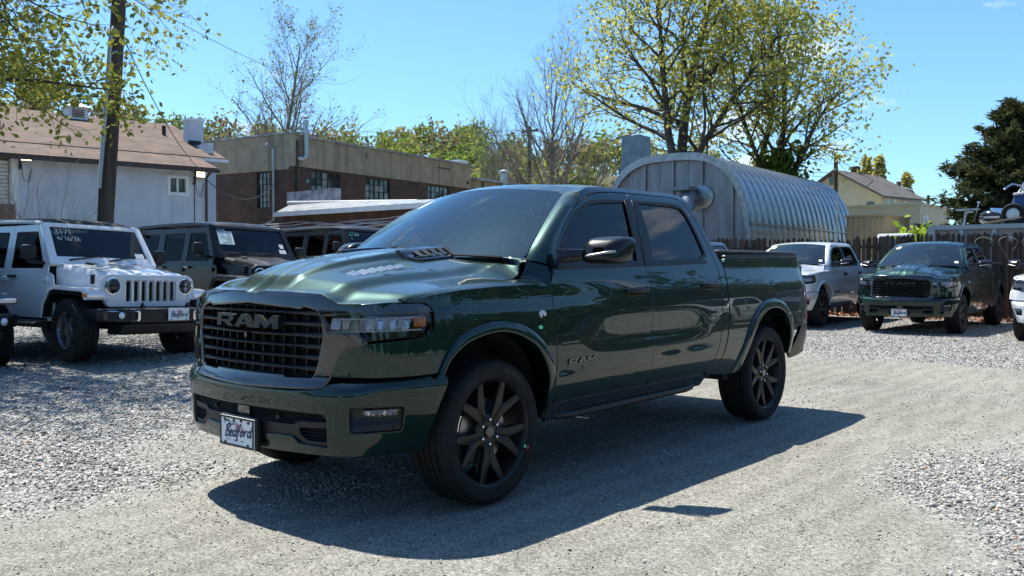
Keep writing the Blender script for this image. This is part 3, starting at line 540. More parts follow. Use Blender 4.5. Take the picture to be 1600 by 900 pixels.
# ------------------------------------------------------------------ buildings
def brickmat(name, c1, c2, mortar, scale=1.0, coord='Object', roughb=.5):
    m = mat(name, c1, .9, 0, 0, .2); v = nod(m, 'ShaderNodeTexCoord').outputs[coord]; sx_ = nod(m, 'ShaderNodeSeparateXYZ'); lk(m, v, sx_.inputs[0]); ad = nod(m, 'ShaderNodeMath', operation='ADD'); lk(m, sx_.outputs[0], ad.inputs[0]); lk(m, sx_.outputs[1], ad.inputs[1])
    cb = nod(m, 'ShaderNodeCombineXYZ'); lk(m, ad.outputs[0], cb.inputs[0]); lk(m, sx_.outputs[2], cb.inputs[1])
    b = nod(m, 'ShaderNodeTexBrick', ins={'Color1': (*c1, 1), 'Color2': (*c2, 1), 'Mortar': (*mortar, 1), 'Scale': scale, 'Mortar Size': .008, 'Brick Width': .215, 'Row Height': .075}); lk(m, cb.outputs[0], b.inputs[0])
    n = noise(m, 1.2, 6, .6, vec=v); r = ramp(m, n.outputs[0], [(.3, (.7, .7, .7)), (.7, (1.15, 1.1, 1.08))]); lk(m, mixc(m, 1., b.outputs[0], r.outputs[0], 'MULTIPLY'), bsdf(m).inputs['Base Color']); bp = bumpn(m, b.outputs['Fac'], -.5, .01); lk(m, bp.outputs[0], bsdf(m).inputs['Normal']); return m
BRICK = brickmat('brown_brick', (.125, .070, .048), (.085, .048, .035), (.12, .095, .078)); BRICKR = brickmat('red_brick', (.18, .088, .058), (.12, .058, .04), (.17, .135, .11))
def stained(name, c1, c2, dark, scale=2.0):
    m = varied(name, c1, c2, .9, scale, 6, .3, 40, .01); v = nod(m, 'ShaderNodeTexCoord'); mp_ = nod(m, 'ShaderNodeMapping'); mp_.inputs['Scale'].default_value = (1.6, 1.6, .12); lk(m, v.outputs['Object'], mp_.inputs[0]); n = noise(m, 1.6, 5, .6, vec=mp_.outputs[0]); r = ramp(m, n.outputs[0], [(.48, (0, 0, 0)), (.75, (1, 1, 1))])
    old = bsdf(m).inputs['Base Color'].links[0].from_socket; f = nod(m, 'ShaderNodeMath', operation='MULTIPLY', ins={1: .75}); lk(m, r.outputs[0], f.inputs[0]); lk(m, mixc(m, f.outputs[0], old, dark), bsdf(m).inputs['Base Color']); return m
STUCCO = stained('tan_stucco', (.30, .235, .155), (.39, .31, .21), (.11, .09, .07)); WHITEW = stained('pale_blue_wall', (.50, .545, .60), (.60, .64, .69), (.42, .46, .51), 1.2)
SHINGLE = brickmat('brown_shingle', (.18, .137, .112), (.13, .10, .083), (.10, .065, .05)); GREYSH = brickmat('grey_shingle', (.15, .14, .13), (.11, .105, .10), (.06, .06, .06))
WHITEP = varied('white_trim', (.68, .69, .70), (.76, .77, .77), .6, 4, bump=.05); BROWNP = mat('brown_trim', (.06, .04, .032), .6); FRAMEM = mat('dark_window_frame', (.03, .033, .036), .6)
PANE = mat('window_glass', (.03, .035, .04), .06, 0, 0, 1.0); PANEL_ = mat('pale_window_glass', (.25, .27, .25), .25, 0, 0, .6); PANEY = mat('yellowed_glass', (.30, .27, .17), .3); PANER = mat('reddish_glass', (.14, .06, .05), .2)
GALV = varied('galvanised_sheet', (.24, .25, .26), (.37, .38, .39), .36, 5, 5, .08, 20, .01, metal=.9); GALVE = varied('weathered_sheet', (.20, .21, .22), (.33, .34, .35), .5, 2, 6, .1, metal=.6, stretch=(1, 1, .25)); PIPE = mat('pipe_metal', (.42, .44, .45), .4, .7)
DUCT = varied('duct_steel', (.16, .19, .22), (.24, .27, .30), .5, 3, metal=.6); BEIGE = varied('beige_siding', (.52, .47, .33), (.58, .53, .38), .8, 1, bump=.05); TAN = varied('tan_container', (.36, .27, .15), (.42, .32, .18), .6, 2, bump=.05); CABLE = mat('grey_cable', (.35, .35, .36), .6); WIREM = mat('black_wire', (.02, .02, .022), .7)
TARROOF = varied('tar_roof', (.13, .135, .14), (.40, .41, .42), .35, 3, 6, .4, 12, .03); WOODP = varied('pole_wood', (.055, .042, .032), (.13, .10, .078), .95, 5, 6, .7, 25, .015, stretch=(1, 1, .08)); MOSS = varied('mossy_wood', (.06, .055, .02), (.09, .085, .035), .95, 8); LAMPG = mat('lit_lamp', (.9, .9, .6), .4, emit=(1, .93, .45), es=2.2)
def bx(name, p0, p1, m, parent=None, bevel=0, kind=None):
    p0, p1 = np.array(p0, float), np.array(p1, float); return MB().box((p0+p1)/2, np.abs(p1-p0)).build(name, m, parent, bevel=bevel)
def wall_with_holes(name, x0, x1, z0, z1, holes, y, th, m, parent, axis='y'):
    """a wall in the x-z plane (or y-z plane) built as blocks round its window openings"""
    b = MB(); xs = sorted({x0, x1, *[h[0] for h in holes], *[h[1] for h in holes]})
    for a, c in zip(xs[:-1], xs[1:]):
        mids = sorted([(h[2], h[3]) for h in holes if h[0] <= a+1e-6 and h[1] >= c-1e-6]); z = z0
        for h0, h1 in mids + [(z1, z1)]:
            if h0 > z+1e-6: b.box(((a+c)/2, y+th/2, (z+h0)/2) if axis == 'y' else (y+th/2, (a+c)/2, (z+h0)/2), (c-a, th, h0-z) if axis == 'y' else (th, c-a, h0-z))
            z = h1
    me = b.mesh(name); bm = bmesh.new(); bm.from_mesh(me); bmesh.ops.remove_doubles(bm, verts=bm.verts[:], dist=1e-4)
    seen = {}; 
    for f in bm.faces[:]: seen.setdefault(tuple(round(v, 4) for v in f.calc_center_median()), []).append(f)
    bmesh.ops.delete(bm, geom=[f for fs in seen.values() if len(fs) > 1 for f in fs], context='FACES_ONLY'); bm.to_mesh(me); bm.free()
    return link(name, me, m, parent)
def steel_window(parent, x0, x1, z0, z1, nx, nz, y, seed, axis='y'):
    r_ = np.random.default_rng(seed); mp3 = (lambda x, yy, z: (x, yy, z)) if axis == 'y' else (lambda x, yy, z: (yy, x, z)); w = empty('window', (0, 0, 0), 0, parent); b = MB(); dx = (x1-x0)/nx; dz = (z1-z0)/nz
    for i in range(nx+1):
        t = .05 if i in (0, nx) else .028; b.box(mp3(x0+i*dx, y+.10, (z0+z1)/2), mp3(t, .05, z1-z0))
    for k in range(nz+1):
        t = .05 if k in (0, nz) else .028; b.box(mp3((x0+x1)/2, y+.10, z0+k*dz), mp3(x1-x0-.002, .044, t))
    f = b.build('frame', FRAMEM, w)
    me0 = MB().box((0, 0, 0), mp3(dx-.03, .012, dz-.03)).mesh('pane')
    for i in range(nx):
        for k in range(nz):
            o = bpy.data.objects.new('pane', me0); COL.objects.link(o); o.parent = w; o.location = mp3(x0+(i+.5)*dx, y+.11+.012*r_.random(), z0+(k+.5)*dz); o.rotation_euler = (R(2)*r_.normal()*.5, 0, R(2)*r_.normal()*.5)
            if not me0.materials: me0.materials.append(PANE)
            o.material_slots[0].link = 'OBJECT'; u = r_.random(); o.material_slots[0].material = PANE if u < .58 else (PANEL_ if u < .82 else (PANEY if u < .92 else PANER))
    return w
# white building with the brown roof
wb_ = tag(empty('workshop_building', (12.11, 22.11, 0), -.149), 'pale blue painted building with a brown shingle roof and white chimney', 'building')
wall_with_holes('wall', -5.45, 0, 0, 4.42, [(-1.18, -.53, 3.62, 4.22)], 0, .25, WHITEW, wb_); bx('wall', (0, 1.5, 0), (1.04, 1.7, 4.98), WHITEW, wb_); bx('wall', (-.2, .25, 0), (-.002, 1.5, 4.6), WHITEW, wb_); bx('wall', (.84, 1.7, 0), (1.04, 10, 5.6), WHITEW, wb_)
SIDE_ = varied('grey_siding', (.34, .35, .36), (.42, .43, .44), .8, 2, bump=.1); bx('siding_backing', (-9.3, .45, 0), (-5.5, .55, 4.45), SIDE_, wb_)
for i in range(16): bx('board', (-9.31+i*.235, .405, 0), (-9.09+i*.235, .435, 4.4), SIDE_, wb_)
bx('corner_board', (-5.6, -.03, 0), (-5.43, .4, 4.4), WHITEP, wb_)
b = MB()
for i in range(40): b.box((-5.78, .25+.03, .1+i*.108), (.30, .04, .09), rotm(.25, 0, 0))
b.build('louvre', WHITEP, wb_)
def slab(name, x0, x1, y0, z0, y1, z1, th, m, parent): return MB().hexa([(x0, y0, z0-th), (x1, y0, z0-th), (x1, y1, z1-th), (x0, y1, z1-th), (x0, y0, z0), (x1, y0, z0), (x1, y1, z1), (x0, y1, z1)]).build(name, m, parent)
slab('roof', -12, .30, -.38, 4.52, 1.2, 5.02, .10, SHINGLE, wb_); slab('roof', -12, 1.28, 1.2, 5.05, 6.1, 6.79, .12, SHINGLE, wb_); slab('roof', -12, 1.28, 11, 5.05, 6.1, 6.785, .12, SHINGLE, wb_)
bx('gutter', (-12, -.47, 4.36), (.34, -.385, 4.47), BROWNP, wb_); bx('gutter', (.32, 1.08, 4.90), (1.33, 1.19, 5.0), WHITEP, wb_); MB().add([(1.02, 1.2, 4.9), (1.02, 11, 4.9), (1.02, 6.1, 6.7)], [(0, 1, 2)]).build('gable', WHITEW, wb_)
MB().tube([(.06, -.42, 4.4), (.04, -.08, 4.2), (.04, -.06, 0)], .045, 8).build('downpipe', BROWNP, wb_); MB().tube([(-.33, -.02, 4.2), (-.33, -.02, 0)], .012, 6).build('conduit', WIREM, wb_)
w_ = bx('window', (-1.10, .10, 3.70), (-.61, .12, 4.14), PANE, wb_); b = MB()
for p0, p1 in (((-1.20, -.03, 4.14), (-.51, .1, 4.23)), ((-1.20, -.03, 3.60), (-.51, .1, 3.70)), ((-1.20, -.03, 3.70), (-1.10, .1, 4.14)), ((-.61, -.03, 3.70), (-.51, .1, 4.14)), ((-.885, .02, 3.70), (-.825, .1, 4.14))): b.box((np.array(p0)+p1)/2, np.array(p1)-p0)
b.build('window_frame', WHITEP, w_)
for x, z in ((-5.30, 4.44), (-.25, 4.30)):
    l_ = MB().hexa([(x-.12, -.30, z-.10), (x+.12, -.30, z-.10), (x+.10, -.12, z-.10), (x-.10, -.12, z-.10), (x-.14, -.34, z-.02), (x+.14, -.34, z-.02), (x+.12, -.08, z+.10), (x-.12, -.08, z+.10)]).build('wall_lamp', BLACK, wb_)
    bx('lamp_lens', (x-.13, -.36, z-.10), (x+.13, -.342, z+.06), LAMPG, l_); MB().tube([(x-.1, -.1, z-.06), (x-.1, -.12, z-.28), (x-.1, 0, z-.30)], .035, 8).build('lamp_bracket', BLACK, l_)
    MB().tube([(x-.05, -.03, z-.2), (x-.02, -.1, z-.62), (x+.12, -.06, z-.7), (x+.22, -.04, z-.3)], .010, 5).build('lamp_cable', WIREM, l_)
cu = bx('cupola', (-2.62, 5.35, 6.4), (-1.98, 5.99, 6.95), WHITEP, wb_); slab('cupola_base', -2.68, -1.92, 5.29, 6.40, 6.05, 6.55, .12, WHITEP, cu); MB().hexa([(-2.72, 5.25, 6.955), (-1.88, 5.25, 6.955), (-1.88, 6.09, 6.955), (-2.72, 6.09, 6.955), (-2.36, 5.6, 7.16), (-2.24, 5.6, 7.16), (-2.24, 5.74, 7.16), (-2.36, 5.74, 7.16)]).build('cupola_roof', WHITEP, cu)
b = MB()
for i in range(4): b.box((-2.3, 5.335, 6.62+i*.075), (.40, .02, .05), rotm(.5, 0, 0))
b.build('louvre', STEEL, cu)
bx('chimney', (.72, 2.95, 5.3), (1.22, 3.55, 6.52), WHITEW, wb_); bx('chimney_cap', (.68, 2.91, 6.522), (1.26, 3.59, 6.60), WHITEP, wb_); bx('chimney_flashing', (.66, 2.89, 5.4), (1.10, 2.945, 5.80), BLACK, wb_); MB().tube([(.23, 4.09, 5.9), (.23, 4.09, 6.40)], .07, 10).build('vent_pipe', BLACK, wb_)
tag(bx('timber_panel', (5.25, 21.2, 0), (6.0, 21.3, 3.0), varied('old_timber', (.12, .09, .07), (.20, .15, .12), .95, 6, stretch=(1, 1, .1))), 'weathered brown timber panel at the left edge in front of the grey siding', 'panel')
# brick factory
bb = tag(empty('factory_building', (19.74, 27.65, 0), .145), 'flat roofed factory of brown brick with a stained tan stucco upper band', 'building')
W1 = [(1.04, 2.87, 3.95, 5.56), (4.62, 6.45, 3.95, 5.56), (9.5, 11.4, 3.95, 5.56)]
wall_with_holes('wall', 0, 13.4, 0, 5.64, W1, 0, .3, BRICK, bb); wall_with_holes('wall', 0.3, 6.6, 0, 5.52, [(1.53, 2.31, 3.89, 5.48)], 0, .3, BRICK, bb, 'x')
bx('upper_wall', (-.03, -.04, 5.64), (13.43, .3, 6.95), STUCCO, bb); bx('upper_wall', (-.04, .3, 5.523), (.3, 6.6, 7.05), STUCCO, bb); bx('upper_wall', (-.04, -.03, 6.953), (.28, .302, 7.05), STUCCO, bb)
bx('coping', (-.10, -.12, 7.053), (.42, 6.7, 7.12), TARROOF, bb); slab('roof_edge', .43, 13.6, -.14, 6.99, .5, 7.02, .07, TARROOF, bb); bx('roof', (.3, .5, 6.7), (13.2, 12, 6.9), TARROOF, bb); bx('vent_box', (12.6, .2, 7.03), (13.5, .8, 7.2), WHITEP, bb)
for i, (a, c, d_, e) in enumerate(W1): steel_window(bb, a+.02, c-.02, d_+.02, e-.02, 5, 5, 0, 80+i)
steel_window(bb, 1.55, 2.29, 3.91, 5.46, 3, 6, 0, 90, 'x')
MB().tube([(.50, -.2, 6.05), (.50, -.2, 7.65)], .11, 12).tube([(.50, -.2, 6.1), (.30, -.16, 5.95), (.1, -.1, 6.0)], .10, 10).build('flue_pipe', PIPE, bb, .8); MB().lathe([(0, 7.86), (.17, 7.80), (.17, 7.74), (.0, 7.70)], 14, lambda V: V+[.5, -.2, 0]).build('flue_cap', PIPE, bb, .6)
MB().tube([(.12, -.1, 6.75), (.12, -.1, 3.3)], .06, 8).build('downpipe', BROWNP, bb); MB().tube([(-.12, 1.14, 6.55), (-.12, 1.14, 3.35), (-.3, 1.5, 3.15), (-.35, 2.6, 3.0)], .05, 8).build('conduit', PIPE, bb); MB().tube([(-.14, 1.14, 6.5), (-.5, 1.14, 6.62)], .07, 8).build('weatherhead', PIPE, bb)
bx('wall_box', (4.58, -.12, 6.42), (4.80, -.045, 6.72), STUCCO, bb); bx('wall_slot', (10.3, -.06, 6.50), (11.4, -.045, 6.56), BLACK, bb); MB().lathe([(0, .06), (.09, .03), (.10, 0)], 12, lambda V: np.c_[V[:, 0]+.75, -.02-V[:, 2], V[:, 1]+5.05]).build('alarm_bell', mat('alarm_green', (.12, .25, .2), .5), bb, .8)
MB().lathe([(0, .05), (.08, .03), (.10, -.06)], 12, lambda V: np.c_[V[:, 0]+13.1, -.06-V[:, 2], V[:, 1]+5.95]).build('outside_lamp', BLACK, bb, .8)
fx_ = tag(empty('low_annexe', (33.2, 29.6, 0), .145), 'low tan building end with a flat grey roof past the factory end', 'building'); bx('wall', (.2, 0, 0), (4.6, 5, 6.15), STUCCO, fx_); slab('roof', .1, 4.9, -.25, 6.28, 5, 6.4, .12, TARROOF, fx_); MB().tube([(.9, -.1, 6.1), (.9, -.1, 5.4)], .05, 8).build('downpipe', BLACK, fx_)
MB().tube([(3.1, -.1, 5.2), (3.1, -.1, 6.75)], .20, 10).build('flue_pipe', PIPE, fx_); MB().lathe([(0, 7.0), (.32, 6.9), (.32, 6.80), (0, 6.78)], 12, lambda V: V+[3.1, -.1, 0]).build('flue_cap', PIPE, fx_, .6)
# lean-to in front of the factory
lt = tag(empty('lean_to_shed', (15.8, 15.5, 0)), 'low red brick lean-to with a tarred metal roof in front of the factory', 'building')
wall_with_holes('wall', -2.5, 7.5, 0, 3.14, [(2.77, 3.71, 2.0, 2.78), (4.63, 5.47, 2.0, 2.78)], 0, .3, BRICKR, lt, 'x')
for a, c in ((2.77, 3.71), (4.63, 5.47)): steel_window(lt, a+.02, c-.02, 2.02, 2.76, 4, 1, 0, int(a*10), 'x')
MB().hexa([(-.25, -2.6, 3.20), (-.25, 7.55, 3.20), (3.9, 12.0, 3.98), (3.9, 4.0, 3.6), (-.25, -2.6, 3.30), (-.25, 7.55, 3.30), (3.9, 12.0, 4.1), (3.9, 4.0, 3.72)]).build('roof', TARROOF, lt); bx('gutter', (-.36, -2.6, 3.13), (-.255, 7.6, 3.27), WHITEP, lt); bx('upstand', (3.3, 8.5, 3.9), (3.5, 11.8, 4.45), TARROOF, lt); MB().tube([(2.4, 3, 3.62), (2.4, 10.5, 3.9)], .07, 8).build('roof_pipe', PIPE, lt)
cols_ = [(-.18, 2.95), (-.22, 2.88), (-.26, 2.80), (-.20, 2.84), (-.24, 2.76)]
for i, (dx, z0) in enumerate(cols_):
    ys = np.linspace(8.2, -2, 40); zz = z0-.10 + .055*np.sin(ys*1.1+i*1.3) + .03*np.sin(ys*2.3+i*2); o = MB().tube(np.stack([15.8+dx+0*ys, 15.5+ys, zz], -1), .022, 6).build('cable', CABLE, None, 1.0); tag(o, ['highest','second highest','middle','second lowest','lowest'][sorted(range(5), key=lambda q: -cols_[q][1]).index(i)] + ' of the loose grey cables strung along the red brick lean-to wall', 'cable', 'cables on the lean-to wall')
# metal arch building
qb = tag(empty('arch_building', (24.37, 11.85, 0), .064), 'galvanised steel arch building with a ribbed barrel roof and flat panelled end', 'building')
def qarch(u, k=1.):   # u 0..1 over the half arch from the right foot to the crest
    a = u*math.pi/2; return -2.88*np.cos(a)**.62*k, 1.7 + (3.58*np.sin(a)**.86)*k
def qprofile(n=18, k=1.):
    P = [(-2.9, 0), (-2.9, .8)] + [(-2.88*math.cos(a)**.62, 1.7+3.58*math.sin(a)**.84) for a in np.linspace(0, math.pi/2, n)]
    P = P + [(-y, z) for y, z in P[::-1][1:]]; return [(y*k, z*k) for y, z in P]
pf_ = np.array(qprofile()); nr = 20; dxr = 12.4/nr
nrm = np.gradient(pf_, axis=0); nrm = np.stack([-nrm[:, 1], nrm[:, 0]], -1); nrm /= np.linalg.norm(nrm, axis=1)[:, None]
G = []
for x, h in ((0, 0), (.05, .0), (.10, .03), (.16, .036), (.30, .033), (.46, .036), (.52, .03), (.57, 0), (dxr, 0)): q = pf_ + nrm*h; G.append(np.c_[np.full(len(q), x), q])
pm = MB().grid(np.array(G)).mesh('roof_panel', .9); pm.materials.append(GALV)
sm2 = MB()
for sgn in (-1,): sm2.box((.31, sgn*2.936, 2.80), (.615, .012, .05))
sm2 = sm2.mesh('splice_plate'); sm2.materials.append(GALV)
for i in range(nr): link('roof_panel', pm, None, qb, (i*dxr, 0, 0)); link('splice_plate', sm2, None, qb, (i*dxr, 0, 0))
pins = [(y*.985, z*.99) for y, z in qprofile(14)]
ys_ = np.arange(-2.8, 2.81, .56)
for i, (a, c) in enumerate(zip(ys_[:-1], ys_[1:])):
    zt = lambda y: float(np.interp(abs(y), np.array([p[0] for p in pins if p[0] >= -1e-9]), np.array([p[1] for p in pins if p[0] >= -1e-9])))
    mid = (a+c)/2; b = MB(); d_ = .04*(i % 2); b.hexa([(.12-d_, a, 0), (.16, a, 0), (.16, c, 0), (.12-d_, c, 0), (.12-d_, a, zt(a)), (.16, a, zt(a)), (.16, c, zt(c)), (.12-d_, c, zt(c))]); b.build('end_panel', GALVE, qb)
    b = MB().box((.09-d_, a, zt(a)/2), (.05, .06, zt(a))); b.build('panel_seam', GALVE, qb)
G = [np.c_[np.full(len(pf_), x), pf_*k] for x, k in ((-.06, 1.015), (-.06, .965), (.14, .965))]; MB().grid(np.array(G)).build('arch_trim', GALV, qb, .9)
MB().lathe([(0, .30), (.40, .30), (.42, .26), (.42, -.1)], 20, lambda V: np.c_[.1-V[:, 2]*.3, V[:, 1]-1.12, V[:, 0]+3.75]).build('vent_backing', GALV, qb, .6); b = MB().tube([(.1, -.75, 3.75), (-.35, -.75, 3.78), (-.55, -.85, 3.6), (-.58, -.9, 3.3)], [.24, .26, .26, .26], 16); b.build('vent_duct', DUCT, qb, .8); bx('vent_hood', (-.7, -.95, 3.98), (.1, -.2, 4.10), DUCT, qb)
MB().tube([(7.2, -2.5, 4.55), (9.0, -2.5, 4.55)], .03, 6).build('roof_bar', STEEL, qb)
st = MB().hexa([(1.55, 2.05, 3.9), (2.75, 2.05, 3.9), (2.75, 3.2, 3.6), (1.55, 3.2, 3.6), (1.7, 2.2, 5.3), (2.6, 2.2, 5.3), (2.6, 3.05, 5.3), (1.7, 3.05, 5.3)]).hexa([(1.7, 2.2, 5.302), (2.6, 2.2, 5.302), (2.6, 3.05, 5.302), (1.7, 3.05, 5.302), (1.72, 2.22, 6.42), (2.58, 2.22, 6.42), (2.58, 3.03, 6.42), (1.72, 3.03, 6.42)]); st.build('ventilator_stack', DUCT, qb)
# stockade fence
fw = [varied('fence_wood_%d' % k, c1, c2, .95, 9, 6, .5, 40, .01, stretch=(1, 1, .12)) for k, (c1, c2) in enumerate([((.052, .033, .023), (.105, .070, .050)), ((.072, .046, .031), (.14, .095, .068)), ((.036, .024, .018), (.078, .054, .040))])]
fe = tag(empty('stockade_fence', (22, 0, 0)), 'long dark brown stockade fence of pointed pickets along the back of the lot', 'fence')
pkm = []
for m_ in fw:
    b = MB(); w = .0445; b.add([(-.012, -w, 0), (.012, -w, 0), (.012, w, 0), (-.012, w, 0), (-.012, -w, 2.165), (.012, -w, 2.165), (.012, w, 2.165), (-.012, w, 2.165), (-.008, 0, 2.235), (.008, 0, 2.235)], [(0, 1, 5, 4), (2, 3, 7, 6), (3, 0, 4, 8, 7), (1, 2, 6, 9, 5), (4, 5, 9, 8), (6, 7, 8, 9)]); me = b.mesh('picket'); me.materials.append(m_); pkm.append(me)
y = -14.6; i = 0
while y < 12.5 and i < 299:
    o = link('picket', pkm[int(rng.integers(3))], None, fe, (.012*rng.normal(), y, float(ground_z(22, y))-.03+.018*rng.normal()+ (.07 if y < 4.7 else 0) + .03*math.sin(y*.9)), (R(.7)*rng.normal(), R(.6)*rng.normal(), R(4)*rng.normal())); o.scale = (1, .9+.2*rng.random(), .985+.03*rng.random()); y += .0915; i += 1
for z in (.5, 1.2, 1.85): bx('rail', (.03, -14.6, z), (.075, 12.5, z+.08), fw[0], fe)
for k in range(11): bx('post', (.08, -14+k*2.44, 0), (.18, -13.9+k*2.44, 2.0), fw[1], fe)
for k in range(6):     # bare vine stems on the pickets
    y0 = -1.6+k*.55; P = np.array([(-.04, y0, 1.1+.3*k % .5), (-.06, y0+.1, 1.6), (-.05, y0+.3, 1.95), (-.06, y0+.15, 2.1), (-.05, y0-.12, 2.0), (-.05, y0-.05, 1.75)]); tag(MB().tube(catmull(P, 6)+[22, 0, 0], .012, 5).build('vine', BARKG, None), 'dry pale vine stem on the fence, ' + ['leftmost','second from left','third from left','fourth from left','fifth from left','rightmost'][5-k] + ' of six', 'vine', 'dry vines on the fence')
tag(MB().tube([(21.95, 9.2, 0), (21.95, 9.2, 2.1)], .03, 8).lathe([(0, .1), (.08, .04), (.08, -.04), (0, -.08)], 10, lambda V: V+[21.95, 9.2, 2.16]).build('yard_post', STEEL), 'thin grey post topped by a round cap in front of the fence', 'post')
tag(MB().tube([(21.8, 5.05, 0), (21.8, 5.0, 3.35)], .035, 8).build('conduit_post', PIPE), 'thin galvanised post rising above the fence before the arch building end', 'post')
# house, flat annexe, container, rack
hb = tag(empty('gabled_house', (56, 17.1, 0)), 'beige gabled house with a grey shingle roof, right of the arch building', 'house')
MB().add([(0, -2.4, 0), (0, 2.4, 0), (0, 2.4, 6.3), (0, .55, 7.62), (0, -2.4, 5.85), (11, -2.4, 0), (11, 2.4, 0), (11, 2.4, 6.3), (11, .55, 7.62), (11, -2.4, 5.85)], [(0, 4, 3, 2, 1), (0, 5, 9, 4), (1, 2, 7, 6), (5, 6, 7, 8, 9)]).build('wall', BEIGE, hb)
MB().hexa([(-.4, -2.75, 5.72), (9.0, -2.75, 6.0), (9, .55, 7.9), (-.4, .55, 7.62), (-.4, -2.75, 5.84), (9.0, -2.75, 6.12), (9, .55, 8.02), (-.4, .55, 7.74)]).build('roof', GREYSH, hb); MB().hexa([(-.4, .552, 7.62), (9, .552, 7.9), (9, 3.0, 6.1), (-.4, 3.0, 6.0), (-.4, .552, 7.74), (9, .552, 8.02), (9, 3, 6.2), (-.4, 3, 6.1)]).build('roof', GREYSH, hb)
bx('window', (-.04, .60, 6.75), (.02, .95, 7.4), PANE, hb); bx('window', (-.04, -2.0, 4.1), (.02, -1.55, 5.5), PANE, hb)
for x in (1.2, 2.6, 5.0): w_ = bx('window', (x, -2.44, 5.0), (x+.5, -2.405, 5.7), PANE, hb); bx('window_frame', (x-.08, -2.43, 4.92), (x+.58, -2.402, 5.78), WHITEP, w_)
bx('chimney', (4.2, .5, 7.6), (4.7, 1.0, 8.35), BRICK, hb)
fa_ = tag(empty('flat_annexe', (49.3, 10.4, 0)), 'low flat roofed beige building in front of the gabled house', 'building'); bx('wall', (0, 0, 0), (6, 4.2, 4.75), BEIGE, fa_); bx('coping', (-.08, -.08, 4.752), (6.08, 4.3, 4.88), BEIGE, fa_)
w_ = bx('window', (.55, -.05, 3.35), (1.35, -.003, 4.1), PANE, fa_); bx('window_frame', (.92, -.07, 3.33), (.98, -.052, 4.12), WHITEP, w_); bx('window_frame', (.45, -.04, 3.25), (1.45, -.002, 4.2), WHITEP, w_)
h2 = tag(empty('distant_house', (74.3, 18.9, 0)), 'small grey roofed house with white eaves beyond the gabled house', 'house'); MB().hexa([(0, -.6, 6.6), (4, -.6, 6.6), (4, 1.5, 6.6), (0, 1.5, 6.6), (0, .3, 7.9), (4, .3, 7.9), (4, .9, 7.9), (0, .9, 7.9)]).build('roof', GREYSH, h2); bx('wall', (0, -.5, 0), (4, 1.4, 6.55), WHITEP, h2); bx('eave', (-.1, .2, 7.902), (4.1, 1.0, 8.0), WHITEP, h2); bx('chimney', (1.5, .5, 8), (1.9, .8, 8.5), BRICK, h2); slab('porch_roof', .2, 3.8, -2.0, 6.0, -.55, 6.9, .12, WHITEP, h2)
ct = tag(empty('storage_container', (32.5, 7.05, 0)), 'tan storage container with ribbed sides behind the fence', 'container'); bx('body', (0, 0, 0), (3.2, 1.5, 3.3), TAN, ct)
for i in range(7): bx('rib', (-.04, .03+i*.22, .1), (-.002, .08+i*.22, 3.25), TAN, ct)
for z in (3.302,): bx('top_rail', (-.06, -.05, z), (3.25, 1.55, z+.08), TAN, ct)
rk = tag(empty('pallet_rack', (33.6, 6.1, 0)), 'black steel rack frame standing beside the tan container', 'rack')
for x in (0, 1.2, 2.4): MB().tube([(x, 0, 0), (x, 0, 2.9)], .06, 6).build('upright', BLACK, rk)
bx('beam', (-.1, -.06, 2.9), (2.6, .06, 3.0), BLACK, rk)
vn = tag(empty('white_van', (30.5, 6.0, 0)), 'white van of which only the roof shows above the fence', 'van'); MB().hexa([(0, -.45, 0), (4, -.45, 0), (4, .9, 0), (0, .9, 0), (.25, -.35, 2.55), (4, -.35, 2.55), (4, .8, 2.55), (.25, .8, 2.55)]).build('body', WHITE, vn, .6, bevel=.08); MB().add([(-.004, -.28, 1.9), (-.004, .7, 1.9), (.16, .66, 2.45), (.16, -.24, 2.45)], [(0, 3, 2, 1)]).build('windscreen', PANE, vn)
# junk container with scrap on top
jc = tag(empty('scrap_container', (24.2, -4, 0)), 'grey open scrap container behind the fence heaped with junk', 'container'); bx('body', (0, 0, 0), (2.2, 7.1, 2.40), varied('rusty_grey', (.25, .28, .31), (.38, .30, .26), .7, 2.5), jc); bx('top_rail', (-.08, -.05, 2.402), (2.28, 7.2, 2.53), PIPE, jc); bx('corner_post', (-.10, 7.0, 0), (.1, 7.24, 2.40), PIPE, jc); 
for i in range(8): bx('rib', (-.06, .3+i*.85, .05), (-.002, .42+i*.85, 2.39), PIPE, jc)
sc = tag(empty('scrap_motorcycle', (25.0, 1.65, 2.53)), 'scrap motorcycle with a black tank and chrome bars lying on the scrap container', 'motorcycle')
a = np.linspace(0, np.pi, 9); MB().lathe([(.002, .40), (.16, .36), (.27, .2), (.30, 0), (.27, -.2), (.16, -.36), (.002, -.40)], 16, lambda V: np.c_[V[:, 0]*.8, V[:, 2], V[:, 1]*.8+.22]).build('fuel_tank', GLOSS, sc, 3.2); bx('tank_stripe', (-.262, -.2, .20), (-.20, .22, .25), STICKW, sc)
